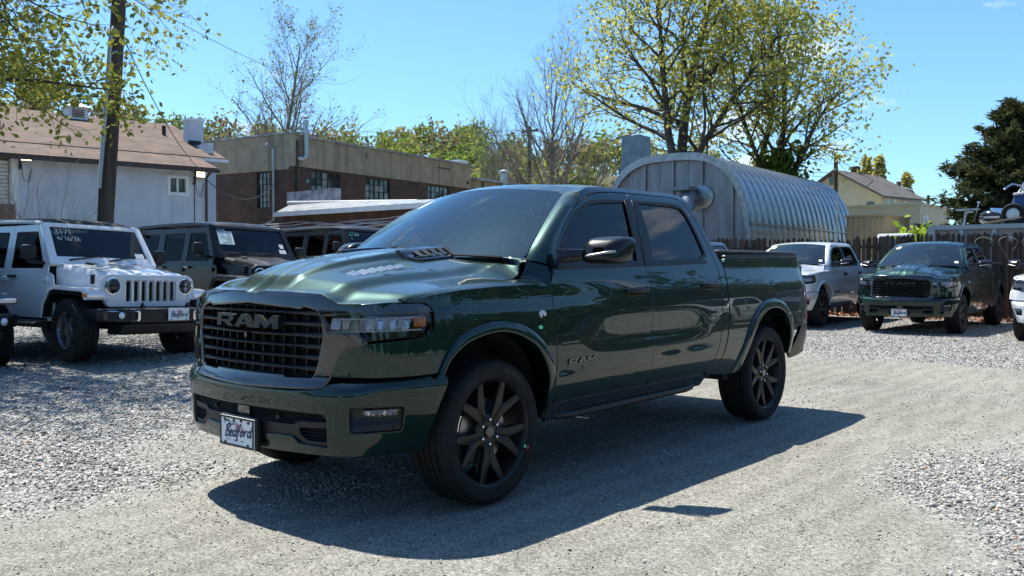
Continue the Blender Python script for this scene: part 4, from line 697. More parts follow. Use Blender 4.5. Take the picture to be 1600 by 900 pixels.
MB().tube([(-.05, -.5, .1), (0, -.62, .55), (0, -.75, 1.0), (-.2, -.78, 1.15)], .035, 8).tube([(.2, -.5, .1), (.2, -.68, .55), (.15, -.8, 1.0)], .035, 8).build('fork', CHROME, sc, 1.0); MB().tube([(-.45, -.35, 1.0), (-.2, -.5, 1.15), (.1, -.7, 1.1), (.35, -.55, .95)], .025, 8).build('handlebar', CHROME, sc, 1.0); MB().lathe([(0, .08), (.10, .05), (.11, -.08), (0, -.1)], 12, lambda V: np.c_[V[:, 2]-.2, V[:, 0]-.85, V[:, 1]+.95]).build('headlight', CHROME, sc, .8); MB().tube([(-.1, .5, .1), (-.1, .38, .65)], .02, 6).lathe([(0, .02), (.07, 0), (0, -.02)], 10, lambda V: V*[1, 1, 1]+[-.1, .38, .68]).build('mirror', CHROME, sc, .8); MB().hexa([(-.2, -.55, .3), (.2, -.55, .3), (.2, -.1, .2), (-.2, -.1, .2), (-.16, -.5, .45), (.16, -.5, .45), (.16, .1, .5), (-.16, .1, .5)]).build('seat', CHROME, sc, .6, bevel=.04)
bc = tag(empty('blue_cart', (24.9, .72, 2.56)), 'tipped blue cart with a white hubbed wheel on top of the scrap container', 'cart'); bc.location = (24.9, .95, 2.48); MB().hexa([(-.25, -.9, .1), (.4, -.9, .1), (.4, .42, .05), (-.25, .42, .05), (-.25, -.9, .95), (.4, -.9, .95), (.4, .12, .85), (-.25, .12, .85)]).build('tub', mat('blue_plastic', (.02, .07, .20), .45), bc, .6, bevel=.06); MB().tube([(-.27, -.9, .98), (-.27, .12, .88), (.42, .12, .88), (.42, -.9, .98)], .05, 8).build('rim_tube', PIPE, bc)
MB().lathe([(.17, .06), (.28, .07), (.31, .03), (.31, -.05), (.17, -.06)], 24, lambda V: np.c_[-.34-V[:, 2], V[:, 0]+.12, V[:, 1]+.33]).build('tyre', RUBBER, bc, .6); MB().lathe([(0, .08), (.05, .08), (.06, .05), (.18, .04), (.18, -.04)], 24, lambda V: np.c_[-.34-V[:, 2], V[:, 0]+.12, V[:, 1]+.33]).build('hub', STICKW, bc, .6)
for i in range(7):
    y0 = 1.75-.18*i; o = MB().hexa([(24.4+.1*i, y0, 2.55), (24.6+.1*i, y0-.05, 2.55), (24.7+.05*i, y0-1.0, 2.7+.03*i), (24.5+.05*i, y0-.95, 2.7+.03*i), (24.4+.1*i, y0, 2.6), (24.6+.1*i, y0-.05, 2.6), (24.7+.05*i, y0-1.0, 2.75+.03*i), (24.5+.05*i, y0-.95, 2.75+.03*i)]).build('scrap_board', [TAN, BARKG, PIPE, BRICKR][i % 4]); tag(o, ['leftmost','second','third','middle','fifth','sixth','rightmost'][i] + ' of the broken boards leaning in the scrap heap below the blue cart', 'board', 'boards in the scrap heap')
tag(MB().tube([(24.6, 2.35, 2.54), (24.6, 2.3, 2.9), (24.6, 2.1, 2.95)], .04, 8).box((24.6, 2.25, 2.99), (.3, .6, .04)).build('metal_bracket', PIPE), 'small metal bracket standing on the left part of the scrap container', 'bracket')
# poles and wires
up = tag(empty('utility_pole', (4.62, 13.55, 0)), 'tall leaning wooden utility pole with a grey conduit in front of the pale blue building', 'utility pole')
MB().tube([(0, 0, 0), (.11, -.05, 2.4), (.30, -.13, 5.4), (.62, -.28, 11)], [.165, .16, .145, .12], 14).build('shaft', WOODP, up, 1.0)
MB().tube([(-.06, -.15, 2.9), (.06, -.22, 4.6), (.15, -.26, 5.9), (.20, -.28, 6.1), (.26, -.28, 6.05)], [.045]*5, 8).build('conduit', PIPE, up, 1.0); MB().tube([(-.05, -.16, 3.0), (-.11, -.15, 1.6), (-.15, -.14, 0)], .025, 6).build('ground_wire', WIREM, up)
V_ = []; tube = MB()
for k in range(2): bx('step', (.20+.02*k, -.34, 5.6-.9*k), (.26+.02*k, -.10, 5.64-.9*k), STEEL, up)
def pole(name, x, y, H, r0, label, cross=True):
    o = tag(empty(name, (x, y, 0)), label, 'utility pole', 'distant utility poles'); MB().tube([(0, 0, 0), (0, 0, H)], [r0, r0*.75], 8).build('shaft', WOODP, o)
    if cross: bx('crossarm', (-.08, -.8, H-.45), (.08, .8, H-.3), WOODP, o)
    return o
pole('utility_pole', 50.7, 39.6, 12.2, .18, 'weathered pole standing before the two bare trees behind the pickup roof'); pole('utility_pole', 48.1, 14.72, 7.9, .16, 'plain pole rising in front of the gabled house attic window', False); pole('utility_pole', 92, 21.5, 8.4, .2, 'far pole between the beige flat building and the dark spruces')
def wire(a, b, sag, r, label, group='overhead wires'):
    t = np.linspace(0, 1, 24)[:, None]; P = np.array(a)*(1-t)+np.array(b)*t; P[:, 2] -= sag*4*(t*(1-t))[:, 0]; tag(MB().tube(P, r, 4).build('overhead_wire', WIREM), label, 'wire', group)
for dz, nm in ((0, 'top'), (.35, 'middle'), (.9, 'lowest')): wire((50.7, 39.6, 11.9-dz), (26, 62, 12.6-dz), .7, .018, nm + ' of three thin power lines crossing the sky above the factory roof')
for dz, nm in ((0, 'top'), (.35, 'middle'), (.9, 'lowest')): wire((50.7, 39.6, 11.9-dz), (72, 22, 9-dz), .6, .018, nm + ' of three power lines running from the weathered pole to the arch building')
wire((5.0, 13.37, 6.1), (11.9, 21.9, 4.4), .35, .012, 'service cable drooping from the near pole to the right wall lamp', None); wire((11.95, 21.9, 4.25), (19.62, 28.8, 5.0), .75, .02, 'slack cable looping from the pale blue building to the factory', None); wire((48.1, 14.7, 7.6), (92, 21.5, 8.2), .6, .02, 'thin wire from the plain pole to the far pole', None); wire((92, 21.5, 8.2), (60, -1, 9), .5, .02, 'thin wire running from the far pole into the spruces', None)
wire((5.05, 13.35, 6.9), (60, 70, 22), 1.5, .009, 'long wire rising from the near pole over the hillside', None)
def Wf(side):
    return lambda u, v, o: W(u, v, o, side)
def Wt(t, z, o=0.):          # t runs across the nose: minus = driver's side
    t = np.asarray(t, float); return W(S0 + np.abs(t), z, o, 1) * np.stack([np.ones_like(t), np.where(t < 0, -1., 1.), np.ones_like(t)], -1)
def sym(h):                  # half outline given from the middle outwards -> closed outline over both halves
    h = [tuple(p) for p in h]; return [(-p[0], *p[1:]) for p in h[::-1] if p[0] > 1e-6] + h
def text_mesh(txt, size, depth, fn):
    cu = bpy.data.curves.new('lettering', 'FONT'); cu.body = txt; cu.size = size; cu.extrude = depth/2; cu.resolution_u = 3
    o = bpy.data.objects.new('lettering', cu); COL.objects.link(o); dg = bpy.context.evaluated_depsgraph_get()
    me = bpy.data.meshes.new_from_object(o.evaluated_get(dg)); bpy.data.objects.remove(o); bpy.data.curves.remove(cu)
    co = np.empty(len(me.vertices)*3, np.float32); me.vertices.foreach_get('co', co); co = co.reshape(-1, 3).astype(float)
    me.vertices.foreach_set('co', fn(co).astype(np.float32).ravel()); me.update(); return me
LET_R = [[(0,0),(.05,0),(.05,.07),(0,.07)], [(.05,.054),(.168,.054),(.185,.062),(.172,.07),(.05,.07)], [(.137,.036),(.185,.040),(.185,.062),(.168,.054),(.137,.054)], [(.05,.022),(.155,.022),(.185,.040),(.137,.036),(.05,.036)], [(.085,.022),(.128,0),(.192,0),(.150,.022)]]
LET_A = [[(0,0),(.052,0),(.0925,.05),(.0925,.07),(.064,.07)], [(.133,0),(.185,0),(.121,.07),(.0925,.07),(.0925,.05)], [(.0648,.0155),(.1202,.0155),(.1105,.0275),(.0745,.0275)]]
LET_M = [[(0,0),(.047,0),(.047,.07),(0,.07)], [(.047,.032),(.1,0),(.1,.036),(.047,.07)], [(.1,0),(.153,.032),(.153,.07),(.1,.036)], [(.153,0),(.2,0),(.2,.07),(.153,.07)]]
def letters(parent, fn, m, k=1., d=.018, name='letter'):
    for L_, x in ((LET_R, 0), (LET_A, .2), (LET_M, .392)):
        b = MB()
        for p in L_: b.prism([((q[0]+x)*k, q[1]*k) for q in p], 0, d, fn)
        b.build(name, m, parent, fix=True)
def wheel_meshes(R_=.417, lip=.312, w=.275, rimmat=RIMB, kind='road'):
    toY = lambda V: np.c_[V[:, 0], -V[:, 2], V[:, 1]]
    n = 200; k = R_/.417; sp = R_-lip
    prof = [(lip-.018, -.012), (lip-.002, .001), (lip+.012, .008), (lip+.013, .0105), (lip+.035, .015), (lip+.06, .0165), (R_-.034, .014), (R_-.030, .011), (R_-.017, .004), (R_-.008, -.008), (R_-.003, -.022)]
    g = [.055, .10, .148, .195]; y = -.03
    for gi in g:
        prof += [(R_-.0015, -gi+.012), (R_, -gi+.006), (R_-.011, -gi+.004), (R_-.011, -gi-.004), (R_, -gi-.006)]
    prof += [(R_-.003, -w+.03), (R_-.012, -w+.012), (R_-.03, -w-.002), (lip+.03, -w-.008), (lip-.018, -w+.01)]
    def mod(r, kk, j):
        if kind == 'mud':
            if 7 <= kk <= 10: return r + (.0 if (j//4+kk//9) % 2 else -.012)
            if kk > 10 and r > R_-.006: return r - (.010 if (j//4 + kk//3) % 3 == 0 else 0)
            return r
        if 8 <= kk <= 11 and j % 4 == 0: return r - .006
        if kk > 11 and r > R_-.004 and j % 8 == (kk//5) % 8: return r - .004
        return r
    tyre = MB().lathe(prof, n, toY, mod).mesh('tyre', .6)
    barrel = MB().lathe([(lip-.004, .002), (lip-.010, -.002), (lip-.020, -.02), (lip-.033, -.10), (lip-.036, -w+.02)], 72, toY).mesh('wheel', .7)
    disc = MB().lathe([(.06, -.088), (.19, -.088), (.19, -.10), (.06, -.10)], 48, toY).mesh('brake_disc', .5)
    s = MB(); rr = lip-.012
    def leg(a0, a1, r0, r1, w0, w1, h0, h1, th):
        p0 = np.array([math.cos(a0), math.sin(a0)])*r0; p1 = np.array([math.cos(a1), math.sin(a1)])*r1; d = p1-p0; d /= np.linalg.norm(d); q = np.array([-d[1], d[0]])
        V = []
        for (p, ww, h) in ((p0, w0, h0), (p1, w1, h1)):
            V.append([(*(p - q*ww), h-th), (*(p + q*ww), h-th), (*(p + q*ww*.72), h), (*(p - q*ww*.72), h)])
        a, b = V; s.hexa(toY(np.array([a[0], a[1], b[1], b[0], a[3], a[2], b[2], b[3]])))
    if kind == 'road':
        for i in range(5):
            th = R(54) + i*2*math.pi/5
            c_, s_ = math.cos(th), math.sin(th)
            for sg in (-1, 1):      # each arm forks into two legs half way out
                pl_ = [(.06, 0), (.06, sg*.038), (.13, sg*.046), (.281, sg*.108), (.294, sg*.068), (.180, 0)][::sg]
                def fn(V):
                    r = np.hypot(V[:, 0], V[:, 1]); h = -.036 + .026*np.clip((r-.09)/.2, 0, 1)**1.3 + V[:, 2]; return toY(np.c_[V[:, 0]*c_-V[:, 1]*s_, V[:, 0]*s_+V[:, 1]*c_, h])
                s.prism(pl_, -.05, 0, fn)
        rim = s.lathe([(.0, -.041), (.095, -.041), (.105, -.05), (.105, -.09)], 40, toY)
    else:
        for i in range(7 if kind == 'seven' else 5):
            nn = 7 if kind == 'seven' else 5
            for sg in (-1, 1):
                leg(i*2*math.pi/nn + sg*R(12), i*2*math.pi/nn + sg*R(9), .06, rr, .02, .017, -.03, -.02, .05)
        rim = s.lathe([(.0, -.02), (.07, -.02), (.09, -.03), (.09, -.09)], 32, toY)
    rim = rim.mesh('rim', .6, bevel=.006, seg=2, fix=True)
    cap = MB().lathe([(0, -.026), (.030, -.026), (.034, -.030), (.034, -.045)], 24, toY).mesh('hub_cap', .6, fix=True)
    nut = MB().lathe([(0, .012), (.007, .012), (.0095, .009), (.0095, -.012)], 6, toY).mesh('lug_nut', .6, fix=True)
    for me, mm in ((tyre, RUBBER), (barrel, rimmat), (disc, STEEL), (rim, rimmat), (cap, GLOSS), (nut, CHROME)): me.materials.append(mm)
    return dict(tyre=tyre, barrel=barrel, disc=disc, rim=rim, cap=cap, nut=nut, lugs=6 if kind == 'road' else 5)
def add_wheel(root, wm, x, side, z, lipY, spin=0, steer=0):
    w = link('wheel', wm['barrel'], None, root, (x, side*lipY, z), (0, 0, (math.pi if side > 0 else 0) + steer))
    link('tyre', wm['tyre'], None, w); r = link('rim', wm['rim'], None, w, rot=(0, spin, 0)); link('brake_disc', wm['disc'], None, w); link('hub_cap', wm['cap'], None, w)
    for i in range(wm['lugs']):
        a = 2*math.pi*i/wm['lugs'] + spin + .5; link('lug_nut', wm['nut'], None, w, (.0698*math.cos(a), .036, .0698*math.sin(a)))
    return w
def arch(center, r0, r1, a0, a1, n, squash=1.):
    return [(center[0] + (r0)*math.cos(a), center[1] + r1*math.sin(a)) for a in np.linspace(a0, a1, n)]
def WSf(u, v, o):
    u = np.asarray(u, float); v = np.asarray(v, float)
    B = np.stack([.20 + .24*u**2, .865*u, 1.425 - .012*u**2], -1); T = np.stack([1.01 + .135*u**2, .632*u, 1.918 - .043*u**2], -1)
    p = B + (T-B)*v[..., None]; nrm = np.array([-.545, 0, .838]); nn = nrm + np.stack([0*u, .22*u, 0*u], -1)
    return p + nn*((.10*v*(1-v)) + np.asarray(o))[..., None]
_w = W(np.linspace(S0, -.45, 200), np.full(200, 1.2), 0, 1); _xf = lambda a: np.interp(a, _w[:, 1], _w[:, 0])
HZF = pchip([0,.05,.08,.55,.61,.67,.80,.88,.95], [1.213,1.214,1.227,1.220,1.200,1.172,1.174,1.180,1.183])
HC = pchip([-1.0,-.97,-.9,-.75,-.57,-.34,-.05,.3,.6], [1.205,1.228,1.264,1.326,1.382,1.420,1.458,1.480,1.488])   # crest
HI = pchip([-1.0,-.95,-.9,-.75,-.6,-.45,-.15,.2,.6], [1.200,1.232,1.256,1.304,1.342,1.368,1.402,1.424,1.44])          # foot of the centre dome
HO = pchip([-1.0,-.93,-.79,-.58,-.26,.03,.3,.6], [1.19,1.222,1.263,1.302,1.333,1.352,1.396,1.43])                     # outer ridge
HSH = pchip([-.95,-.9,-.75,-.48,-.08,.12,.25,.36,.5], [1.168,1.180,1.219,1.263,1.292,1.312,1.352,1.392,1.41])                    # shelf above the wing
HE = pchip([-.8,-.72,-.62,-.45,-.2,.1,.27,.34,.40,.6], [1.172,1.184,1.212,1.236,1.258,1.273,1.285,1.315,1.382,1.40])
def hoodz(x, y):
    a = np.clip(np.abs(y), 0, .95); x = np.asarray(x, float); d = np.clip(x - _xf(a), 0, 2); zf = HZF(a); w = sm(-.8, .3, x)
    a1, a2, a3, a4 = .215+.075*w, .275+.085*w, .545+.05*w, .655+.075*w; C_, I_, O_, S_, E_ = HC(x), HI(x), HO(x), HSH(np.clip(x, -.95, .5)), HE(np.clip(x, -.8, .6))
    z = C_ + (I_-C_)*sm(a1, a2, a); z = np.where(a > a2, I_ + (O_-I_)*np.clip((a-a2)/(a3-a2), 0, 1), z); z = np.where(a > a3, O_ + (S_-O_)*sm(a3-.01, a4, a), z); z = np.where(a > a4, S_ + (E_-S_)*np.clip((a-a4)/(.88-a4), 0, 1.2), z)
    k = sm(-.02, .17, d) - sm(-.02, .17, 0)*(1-sm(0, .17, d)); z = zf*(1-k) + z*k
    z = z - .012*np.exp(-((a-.43)/.075)**4)*sm(-.62, -.56, x)*(1-sm(-.20, -.12, x))  # heat extractor recess
    z = z + .007*np.exp(-((a-.06)/.022)**2)*sm(-.93, -.75, x)                         # centre creases
    return z
def Hf(u, v, o):
    return np.stack([u, v, hoodz(u, v) + np.asarray(o)], -1)
def build_pickup(root, PAINT, detail=True):
    P = lambda *a, **k: panel(*a, parent=root, **k)
    # ---- bumper with its openings, one skin round the nose
    top = [(0,.700),(.40,.703),(.53,.712),(.608,.726),(.632,.737),(.655,.752),(.78,.766),(.92,.775),(1.07,.781),(1.2,.786),(1.318,.788)]
    bot = [(1.333,.775),(1.285,.640),(1.240,.43),(1.222,.393),(1.19,.376),(.9,.383),(.2,.378),(0,.378)]
    hole = sym(rp([(0,.606),(.60,.606,0),(.648,.585),(.650,.416),(.456,.424),(.41,.461),(.215,.458),(.205,.402),(0,.402)][0:1] + [(.60,.606,.02),(.650,.600,.04),(.652,.416,.01),(.456,.424,.03),(.41,.461,.03),(.215,.458,.01),(.205,.402,.01)] + [(0,.402)], .0)[0:] )
    pocket = rp([(.766,.642,.035),(1.078,.642,.035),(1.076,.498,.03),(.768,.498,.03)], .03)
    pk2 = [(-a, b) for a, b in pocket]
    P('bumper', sym(top + bot), Wt, PAINT, res=.03, holes=[hole, pocket, pk2], depth=.05, edge=.008, bump=lambda t, z: -.034*sm(.742, .795, z)*sm(.62, .78, np.abs(t)))
    meshhole = sym([(0,.598)] + rp([(.60,.597,.02),(.640,.575,.02),(.640,.552,.008),(.452,.545,.02),(.405,.522,.02),(.0,.522,0)], 0)[:-1] + [(0,.522)])
    pk = rp([(.445,.518),(.640,.526),(.643,.446),(.51,.446,.02),(.455,.478)], .015)
    P('lower_intake', sym([(0,.612),(.60,.612),(.655,.60),(.657,.405),(.2,.392),(0,.392)]), lambda u, v, o: Wt(u, v, np.asarray(o)-.014), BLACK, res=.045, holes=[meshhole, pk, [(-a, b) for a, b in pk]], depth=.05)
    b = MB()
    for i in range(6):          # honeycomb net: zigzag strands
        z0 = .525 + i*.0135
        for sgn in (1, -1):
            pts = [(t, z0 + sgn*(.0068 if k % 2 else 0.0)) for k, t in enumerate(np.linspace(-.64, .64, 65))]
            q = np.array([p for p in pts if p[1] > .518])
            keep = pip(q, np.array(meshhole)); q = q[keep]
            if len(q) > 3:
                brk = np.where(np.diff(q[:, 0]) > .05)[0]
                for seg in np.split(q, brk+1):
                    if len(seg) > 2: b.tube(Wt(seg[:, 0], seg[:, 1], np.full(len(seg), -.03)), .0032, 4)
    for sg in (-1, 1):
        for i in range(4):
            ts = np.linspace(.46, .64, 10); zz = .455 + i*.017 + .006*np.abs(np.sin(np.arange(10)*1.57)); b.tube(Wt(sg*ts, zz, np.full(10, -.03)), .0035, 4)
    b.build('intake_mesh', BLACK, root)
    P('intake_backing', sym([(0,.63),(.68,.63),(.68,.38),(0,.38)]), lambda u, v, o: Wt(u, v, np.asarray(o)-.07), DARK, res=.1, depth=.002)
    fr = lambda V: Wt(V[:, 0], V[:, 1], V[:, 2])
    MB().prism([(-.055,.535),(.055,.535),(.055,.592),(-.055,.592)], -.035, -.012, fr).build('radar_cover', GLOSS, root, fix=True)
    for t in (-.30, .30, -.86, .86, -1.02, 1.02):
        z = .56 if abs(t) < .5 else .525
        MB().prism([(t+.012*math.cos(a), z+.012*math.sin(a)) for a in np.linspace(0, 2*np.pi, 14)[:-1]], -.03, -.008 if abs(t) < .5 else -.014, fr).build('parking_sensor', BLACK, root, fix=True)
    for sg in (-1, 1):
        q = [(sg*a, v) for a, v in rp([(.750,.655,.03),(1.094,.655,.03),(1.092,.484,.03),(.752,.484,.03)], .03)]
        P('fog_lamp_bezel', q, lambda u, v, o: Wt(u, v, np.asarray(o)-.034 + .03*sm(.575, .545, v)*0.6), BLACK, res=.05, depth=.02)
        q = [(sg*a, v) for a, v in rp([(.848,.624,.012),(1.043,.627,.012),(1.030,.596,.012),(.846,.590,.012)], .01)]
        P('fog_lamp', q, lambda u, v, o: Wt(u, v, np.asarray(o)-.006), LENS, res=.03, depth=.02)
        panel('reflector_bowl', [(sg*.85,.597),(sg*1.03,.602),(sg*1.036,.621),(sg*.852,.619)], lambda u, v, o: Wt(u, v, np.asarray(o)-.024), LAMP, root, res=.009, depth=.004, bump=lambda u, v: .006*np.sin(np.asarray(u)*190)+.003*np.sin(np.asarray(v)*500))
        for i in range(6):
            t = sg*(.862+i*.03); MB().box(Wt(t+sg*.012, .608, -.022), (.012, .024, .022), rotm(.5*(i % 3), .3*(i % 2), .9*sg)).build('lamp_reflector', LAMP, root)
    # ---- grille: surround, bars, fins, letters
    opn = [(0,1.172)] + rp([(.45,1.164,.05),(.560,1.142,.08),(.592,1.10,.05),(.607,.99,.05),(.575,.855,.05),(.545,.772,.05),(.335,.765,.01),(.315,.776,.01),(0,.776,0)], 0)[:-1] + [(0,.776)]
    sur_out = [(0,1.213),(.05,1.213),(.075,1.226),(.30,1.226),(.555,1.216),(.625,1.190),(.672,1.168),(.672,1.118),(.592,1.112),(.625,1.014),(.800,1.012),(.845,.985),(.862,.972),(.745,.947),(.705,.915),(.668,.844),(.640,.782),(.618,.748),(.56,.736),(0,.722)]
    P('grille_surround', sym(sur_out), Wt, GLOSS, res=.03, holes=[sym(opn)], depth=.06, edge=.012, off=.004)
    P('grille_backing', sym([(0,1.2),(.60,1.18),(.63,.99),(.60,.76),(0,.74)]), lambda u, v, o: Wt(u, v, np.asarray(o)-.075), DARK, res=.1, depth=.002)
    for i in range(7):
        z0 = 1.150 if i == 0 else 1.1195 - (i-1)*.0585
        Lh = min(.59, np.interp(z0, [.76,.85,.99,1.10,1.16], [.535,.568,.60,.588,.53])) + .004
        ts = np.linspace(-Lh, Lh, 41); hh = .0095 if i else .005
        thick = hh*(1 + .45*sm(Lh-.16, Lh-.06, np.abs(ts)))
        sec = [(-.06, .6), (-.022, 1.0), (-.008, .55), (-.004, -.1), (-.010, -.9), (-.06, -1.0)]
        G = np.stack([Wt(ts, z0 - .000*ts + dz*thick, np.full(41, of)) for of, dz in sec], 0); MB().grid(G).build('grille_bar', BLACK, root, .9, fix=True)
    for t in np.arange(-.54, .541, .09):
        zt, zb = np.interp(abs(t), [0, .45, .56], [1.168, 1.162, 1.135]), .785; c0 = Wt(np.array([t, t]), np.array([zb, zt]), np.full(2, -.058)); b = MB(); d_ = np.array([.016, .0028, 0]); b.hexa([c0[0]+d_*[-1,-1,0], c0[0]+d_*[1,-1,0], c0[0]+d_*[1,1,0], c0[0]+d_*[-1,1,0], c0[1]+d_*[-1,-1,0], c0[1]+d_*[1,-1,0], c0[1]+d_*[1,1,0], c0[1]+d_*[-1,1,0]]); b.build('grille_fin', BLACK, root)
    letters(root, lambda V: Wt(.296 - V[:, 0], 1.0285 + V[:, 1], V[:, 2]-.006), BLACK, 1.0, .03)
    MB().prism([(.012*math.cos(a), .985+.014*math.sin(a)) for a in np.linspace(0, 2*np.pi, 14)[:-1]], -.02, .012, fr).build('front_camera', GLOSS, root, fix=True)
    # ---- number plate
    pc = np.array([-1.028, 0, .449])
    MB().box(pc+[.022, 0, 0], (.03, .345, .18)).build('plate_bracket', BLACK, root, bevel=.006)
    pf = lambda V: np.stack([pc[0]-.004 - V[:, 2], .155 - V[:, 0], pc[2]-.076 + V[:, 1]], -1)
    pr = MB().box(pc, (.008, .324, .165)).build('number_plate', PLATE, root, bevel=.002)
    b = MB(); b.prism([(-.006,-.006),(.316,-.006),(.316,.004),(-.006,.004)], 0, .004, pf); b.prism([(-.006,.148),(.316,.148),(.316,.158),(-.006,.158)], 0, .004, pf)
    b.prism([(-.006,.004),(.003,.004),(.003,.148),(-.006,.148)], 0, .004, pf); b.prism([(.307,.004),(.316,.004),(.316,.148),(.307,.148)], 0, .004, pf)
    b.build('plate_frame', BLACK, pr, fix=True)
    if detail:
        write(MB(), 'Bedford', lambda V: pf(np.c_[V[:, 0]*1.02+.040+V[:, 1]*.25, V[:, 1]+.045+V[:, 0]*.06, V[:, 2]+.0015]), .064, .54, .10).build('lettering', NAVY, pr)
        b = MB(); b.grid(np.stack([pf(np.array([(.035+i*.011, .112+.016*math.sin(i*.55), .001) for i in range(8)])), pf(np.array([(.035+i*.011, .120+.019*math.sin(i*.55), .001) for i in range(8)]))]), flip=True)
        for k in range(3): b.prism([(.105+k*.003,.128-k*.007),(.135+k*.003,.131-k*.007),(.135+k*.003,.127-k*.007),(.105+k*.003,.124-k*.007)], 0, .001, pf)
        b.build('lettering', NAVY, pr, fix=True)
        b = MB()
        for k in range(4): b.prism([(.140,.130-k*.009),(.225-k*.004,.102-k*.010),(.225-k*.004,.098-k*.010),(.140,.126-k*.009)], 0, .001, pf)
        b.build('emblem', REDINK, pr, fix=True)
        b = MB()
        for x0, w_ in ((.06,.03),(.12,.05),(.19,.03)): b.prism([(x0,.026),(x0+w_,.026),(x0+w_,.030),(x0,.030)], 0, .001, pf)
        b.build('lettering', NAVY, pr, fix=True)
        for u, v in ((.04,.138),(.13,.14),(.2,.142),(.268,.138),(.045,.012),(.262,.012)):
            MB().prism([(u-.007,v-.008),(u+.007,v-.008),(u+.006,v+.006),(u-.006,v+.006)], 0, .005, pf).build('plate_clip', BLACK, pr, fix=True)
    # ---- both flanks
    fa = (0, .417); ra = (3.672, .417)
    fin = [(-.452,.79),(-.40,.872),(-.28,.945),(-.10,.985),(.05,.988),(.20,.95),(.345,.865),(.445,.71),(.492,.50)]
    fout = [(-.482,.80),(-.415,.915),(-.29,1.003),(-.10,1.048),(.07,1.052),(.25,1.012),(.41,.905),(.52,.73),(.566,.475)]
    rin = [(3.165,.50),(3.225,.69),(3.34,.845),(3.50,.955),(3.66,.993),(3.83,.985),(3.98,.93),(4.085,.80),(4.13,.56)]
    rout = [(3.03,.47),(3.13,.70),(3.25,.885),(3.42,1.02),(3.62,1.075),(3.85,1.065),(4.03,1.005),(4.165,.86),(4.215,.56)]
    for side in (-1, 1):
        F = Wf(side)
        hl = [(-1.135,1.108),(-1.04,1.112),(-.92,1.117),(-.71,1.121),(-.535,1.122),(-.512,1.112),(-.508,1.045),(-.528,1.015),(-.583,1.004),(-.711,.994),(-.862,.982),(-.932,1.016),(-1.102,1.016)]
        sh = [(-.60,1.190),(-.479,1.213),(-.276,1.233),(.04,1.248),(.536,1.258)]
        fend = [(-1.090,.792),(-1.062,.846),(-1.026,.912),(-.985,.942),(-.862,.962),(-.72,.974),(-.568,.990),(-.507,1.010),(-.484,1.05),(-.483,1.12),(-.50,1.155),(-.535,1.176),(-.66,1.180)] + sh + [(.528,1.2),(.528,.97),(.536,.70),(.575,.53),(.585,.47)] + [(.52,.47)] + [(a+.012, b+.012) for a, b in fin[::-1]] + [(-.478,.797)]
        fend = fend[:-1] + [(-.47,.806),(-.60,.800),(-.80,.795)]
        P('fender', fend, F, PAINT, res=.04, depth=.03)
        ft_in = resample([W(-.66,1.179,0,side)] + [(x, side*y, z) for x, y, z in [(-.655,.885,1.203),(-.62,.885,1.214),(-.45,.884,1.238),(-.2,.884,1.259),(.1,.884,1.274),(.35,.884,1.287),(.40,.878,1.33),(.43,.872,1.385),(.44,.870,1.412)]], 40)
        ft_out = resample(np.concatenate([[W(-.655,1.181,0,side)], [W(a, b, 0, side) for a, b in sh], [W(.54,1.30,0,side), W(.60,1.356,0,side)]]), 40)
        rows = []
        for k in np.linspace(0, 1, 9):
            r = ft_in*(1-k) + ft_out*k; r = r.copy(); r[:, 2] += .014*4*k*(1-k)*np.linspace(.4, 1, 40); rows.append(r)
        loft('fender_top', rows, PAINT, root)
        # headlamp
        tr = [(-1.060,1.165),(-.777,1.168),(-.56,1.168),(-.515,1.150),(-.503,1.127),(-.53,1.125),(-.71,1.125),(-1.06,1.119)]
        P('headlight_trim', tr, F, GLOSS, res=.04, depth=.03, off=.002)
        def hback(u, v, o): return W(u, v, np.asarray(o)-.055, side)
        hm = P('headlight', hl, F, LENS, res=.04, depth=.03)
        panel('lamp_housing', [(a*1.0, b) for a, b in hl], hback, GLOSS, hm, res=.06, depth=.01)
        wavy = lambda u, v: .010*np.sin(np.asarray(u)*95) + .006*np.sin(np.asarray(v)*160+np.asarray(u)*40)
        panel('reflector_bowl', [(-.935,1.028),(-.63,1.028),(-.60,1.098),(-.925,1.098)], lambda u, v, o: W(u, v, np.asarray(o)-.044, side), LAMP, hm, res=.014, depth=.004, bump=wavy)
        panel('reflector_bowl', [(-1.10,1.035),(-1.0,1.035),(-.985,1.095),(-1.11,1.095)], lambda u, v, o: W(u, v, np.asarray(o)-.046, side), STEEL, hm, res=.02, depth=.004, bump=lambda u, v: .004*np.sin(np.asarray(u)*40))
        for k, (s_, z_, w_, h_, an) in enumerate([(-1.075,1.062,.06,.06,0),(-.90,1.066,.035,.07,.4),(-.865,1.06,.03,.06,.5),(-.83,1.066,.03,.065,.5),(-.795,1.06,.03,.05,.3),(-.76,1.067,.03,.06,.5),(-.725,1.06,.03,.05,.4),(-.68,1.065,.035,.06,.6),(-.64,1.06,.02,.04,.2)]):
            c = W(s_, z_, -.035, side); n_ = W(s_, z_, .1, side)-W(s_, z_, 0, side); an0 = math.atan2(n_[1], n_[0]); MB().box(c, (.012, w_, h_), rotm(0, .35*(1 if k % 2 else -1), an0 + an*(1 if k % 2 else -.6))).build('reflector', LAMP, hm, bevel=.003)
        c = W(-.565, 1.075, -.03, side); n_ = W(-.565, 1.075, .1, side)-W(-.565, 1.075, 0, side)
        MB().box(c, (.014, .07, .055), rotm(0, .2, math.atan2(n_[1], n_[0]))).build('turn_signal', AMBER, hm, bevel=.004)
        for z_ in (1.035, 1.10): MB().tube(W(np.linspace(-1.09, -.56, 24), np.linspace(z_-.012, z_, 24), np.full(24, -.025), side), .004, 6).build('light_bar', STICKW, hm)
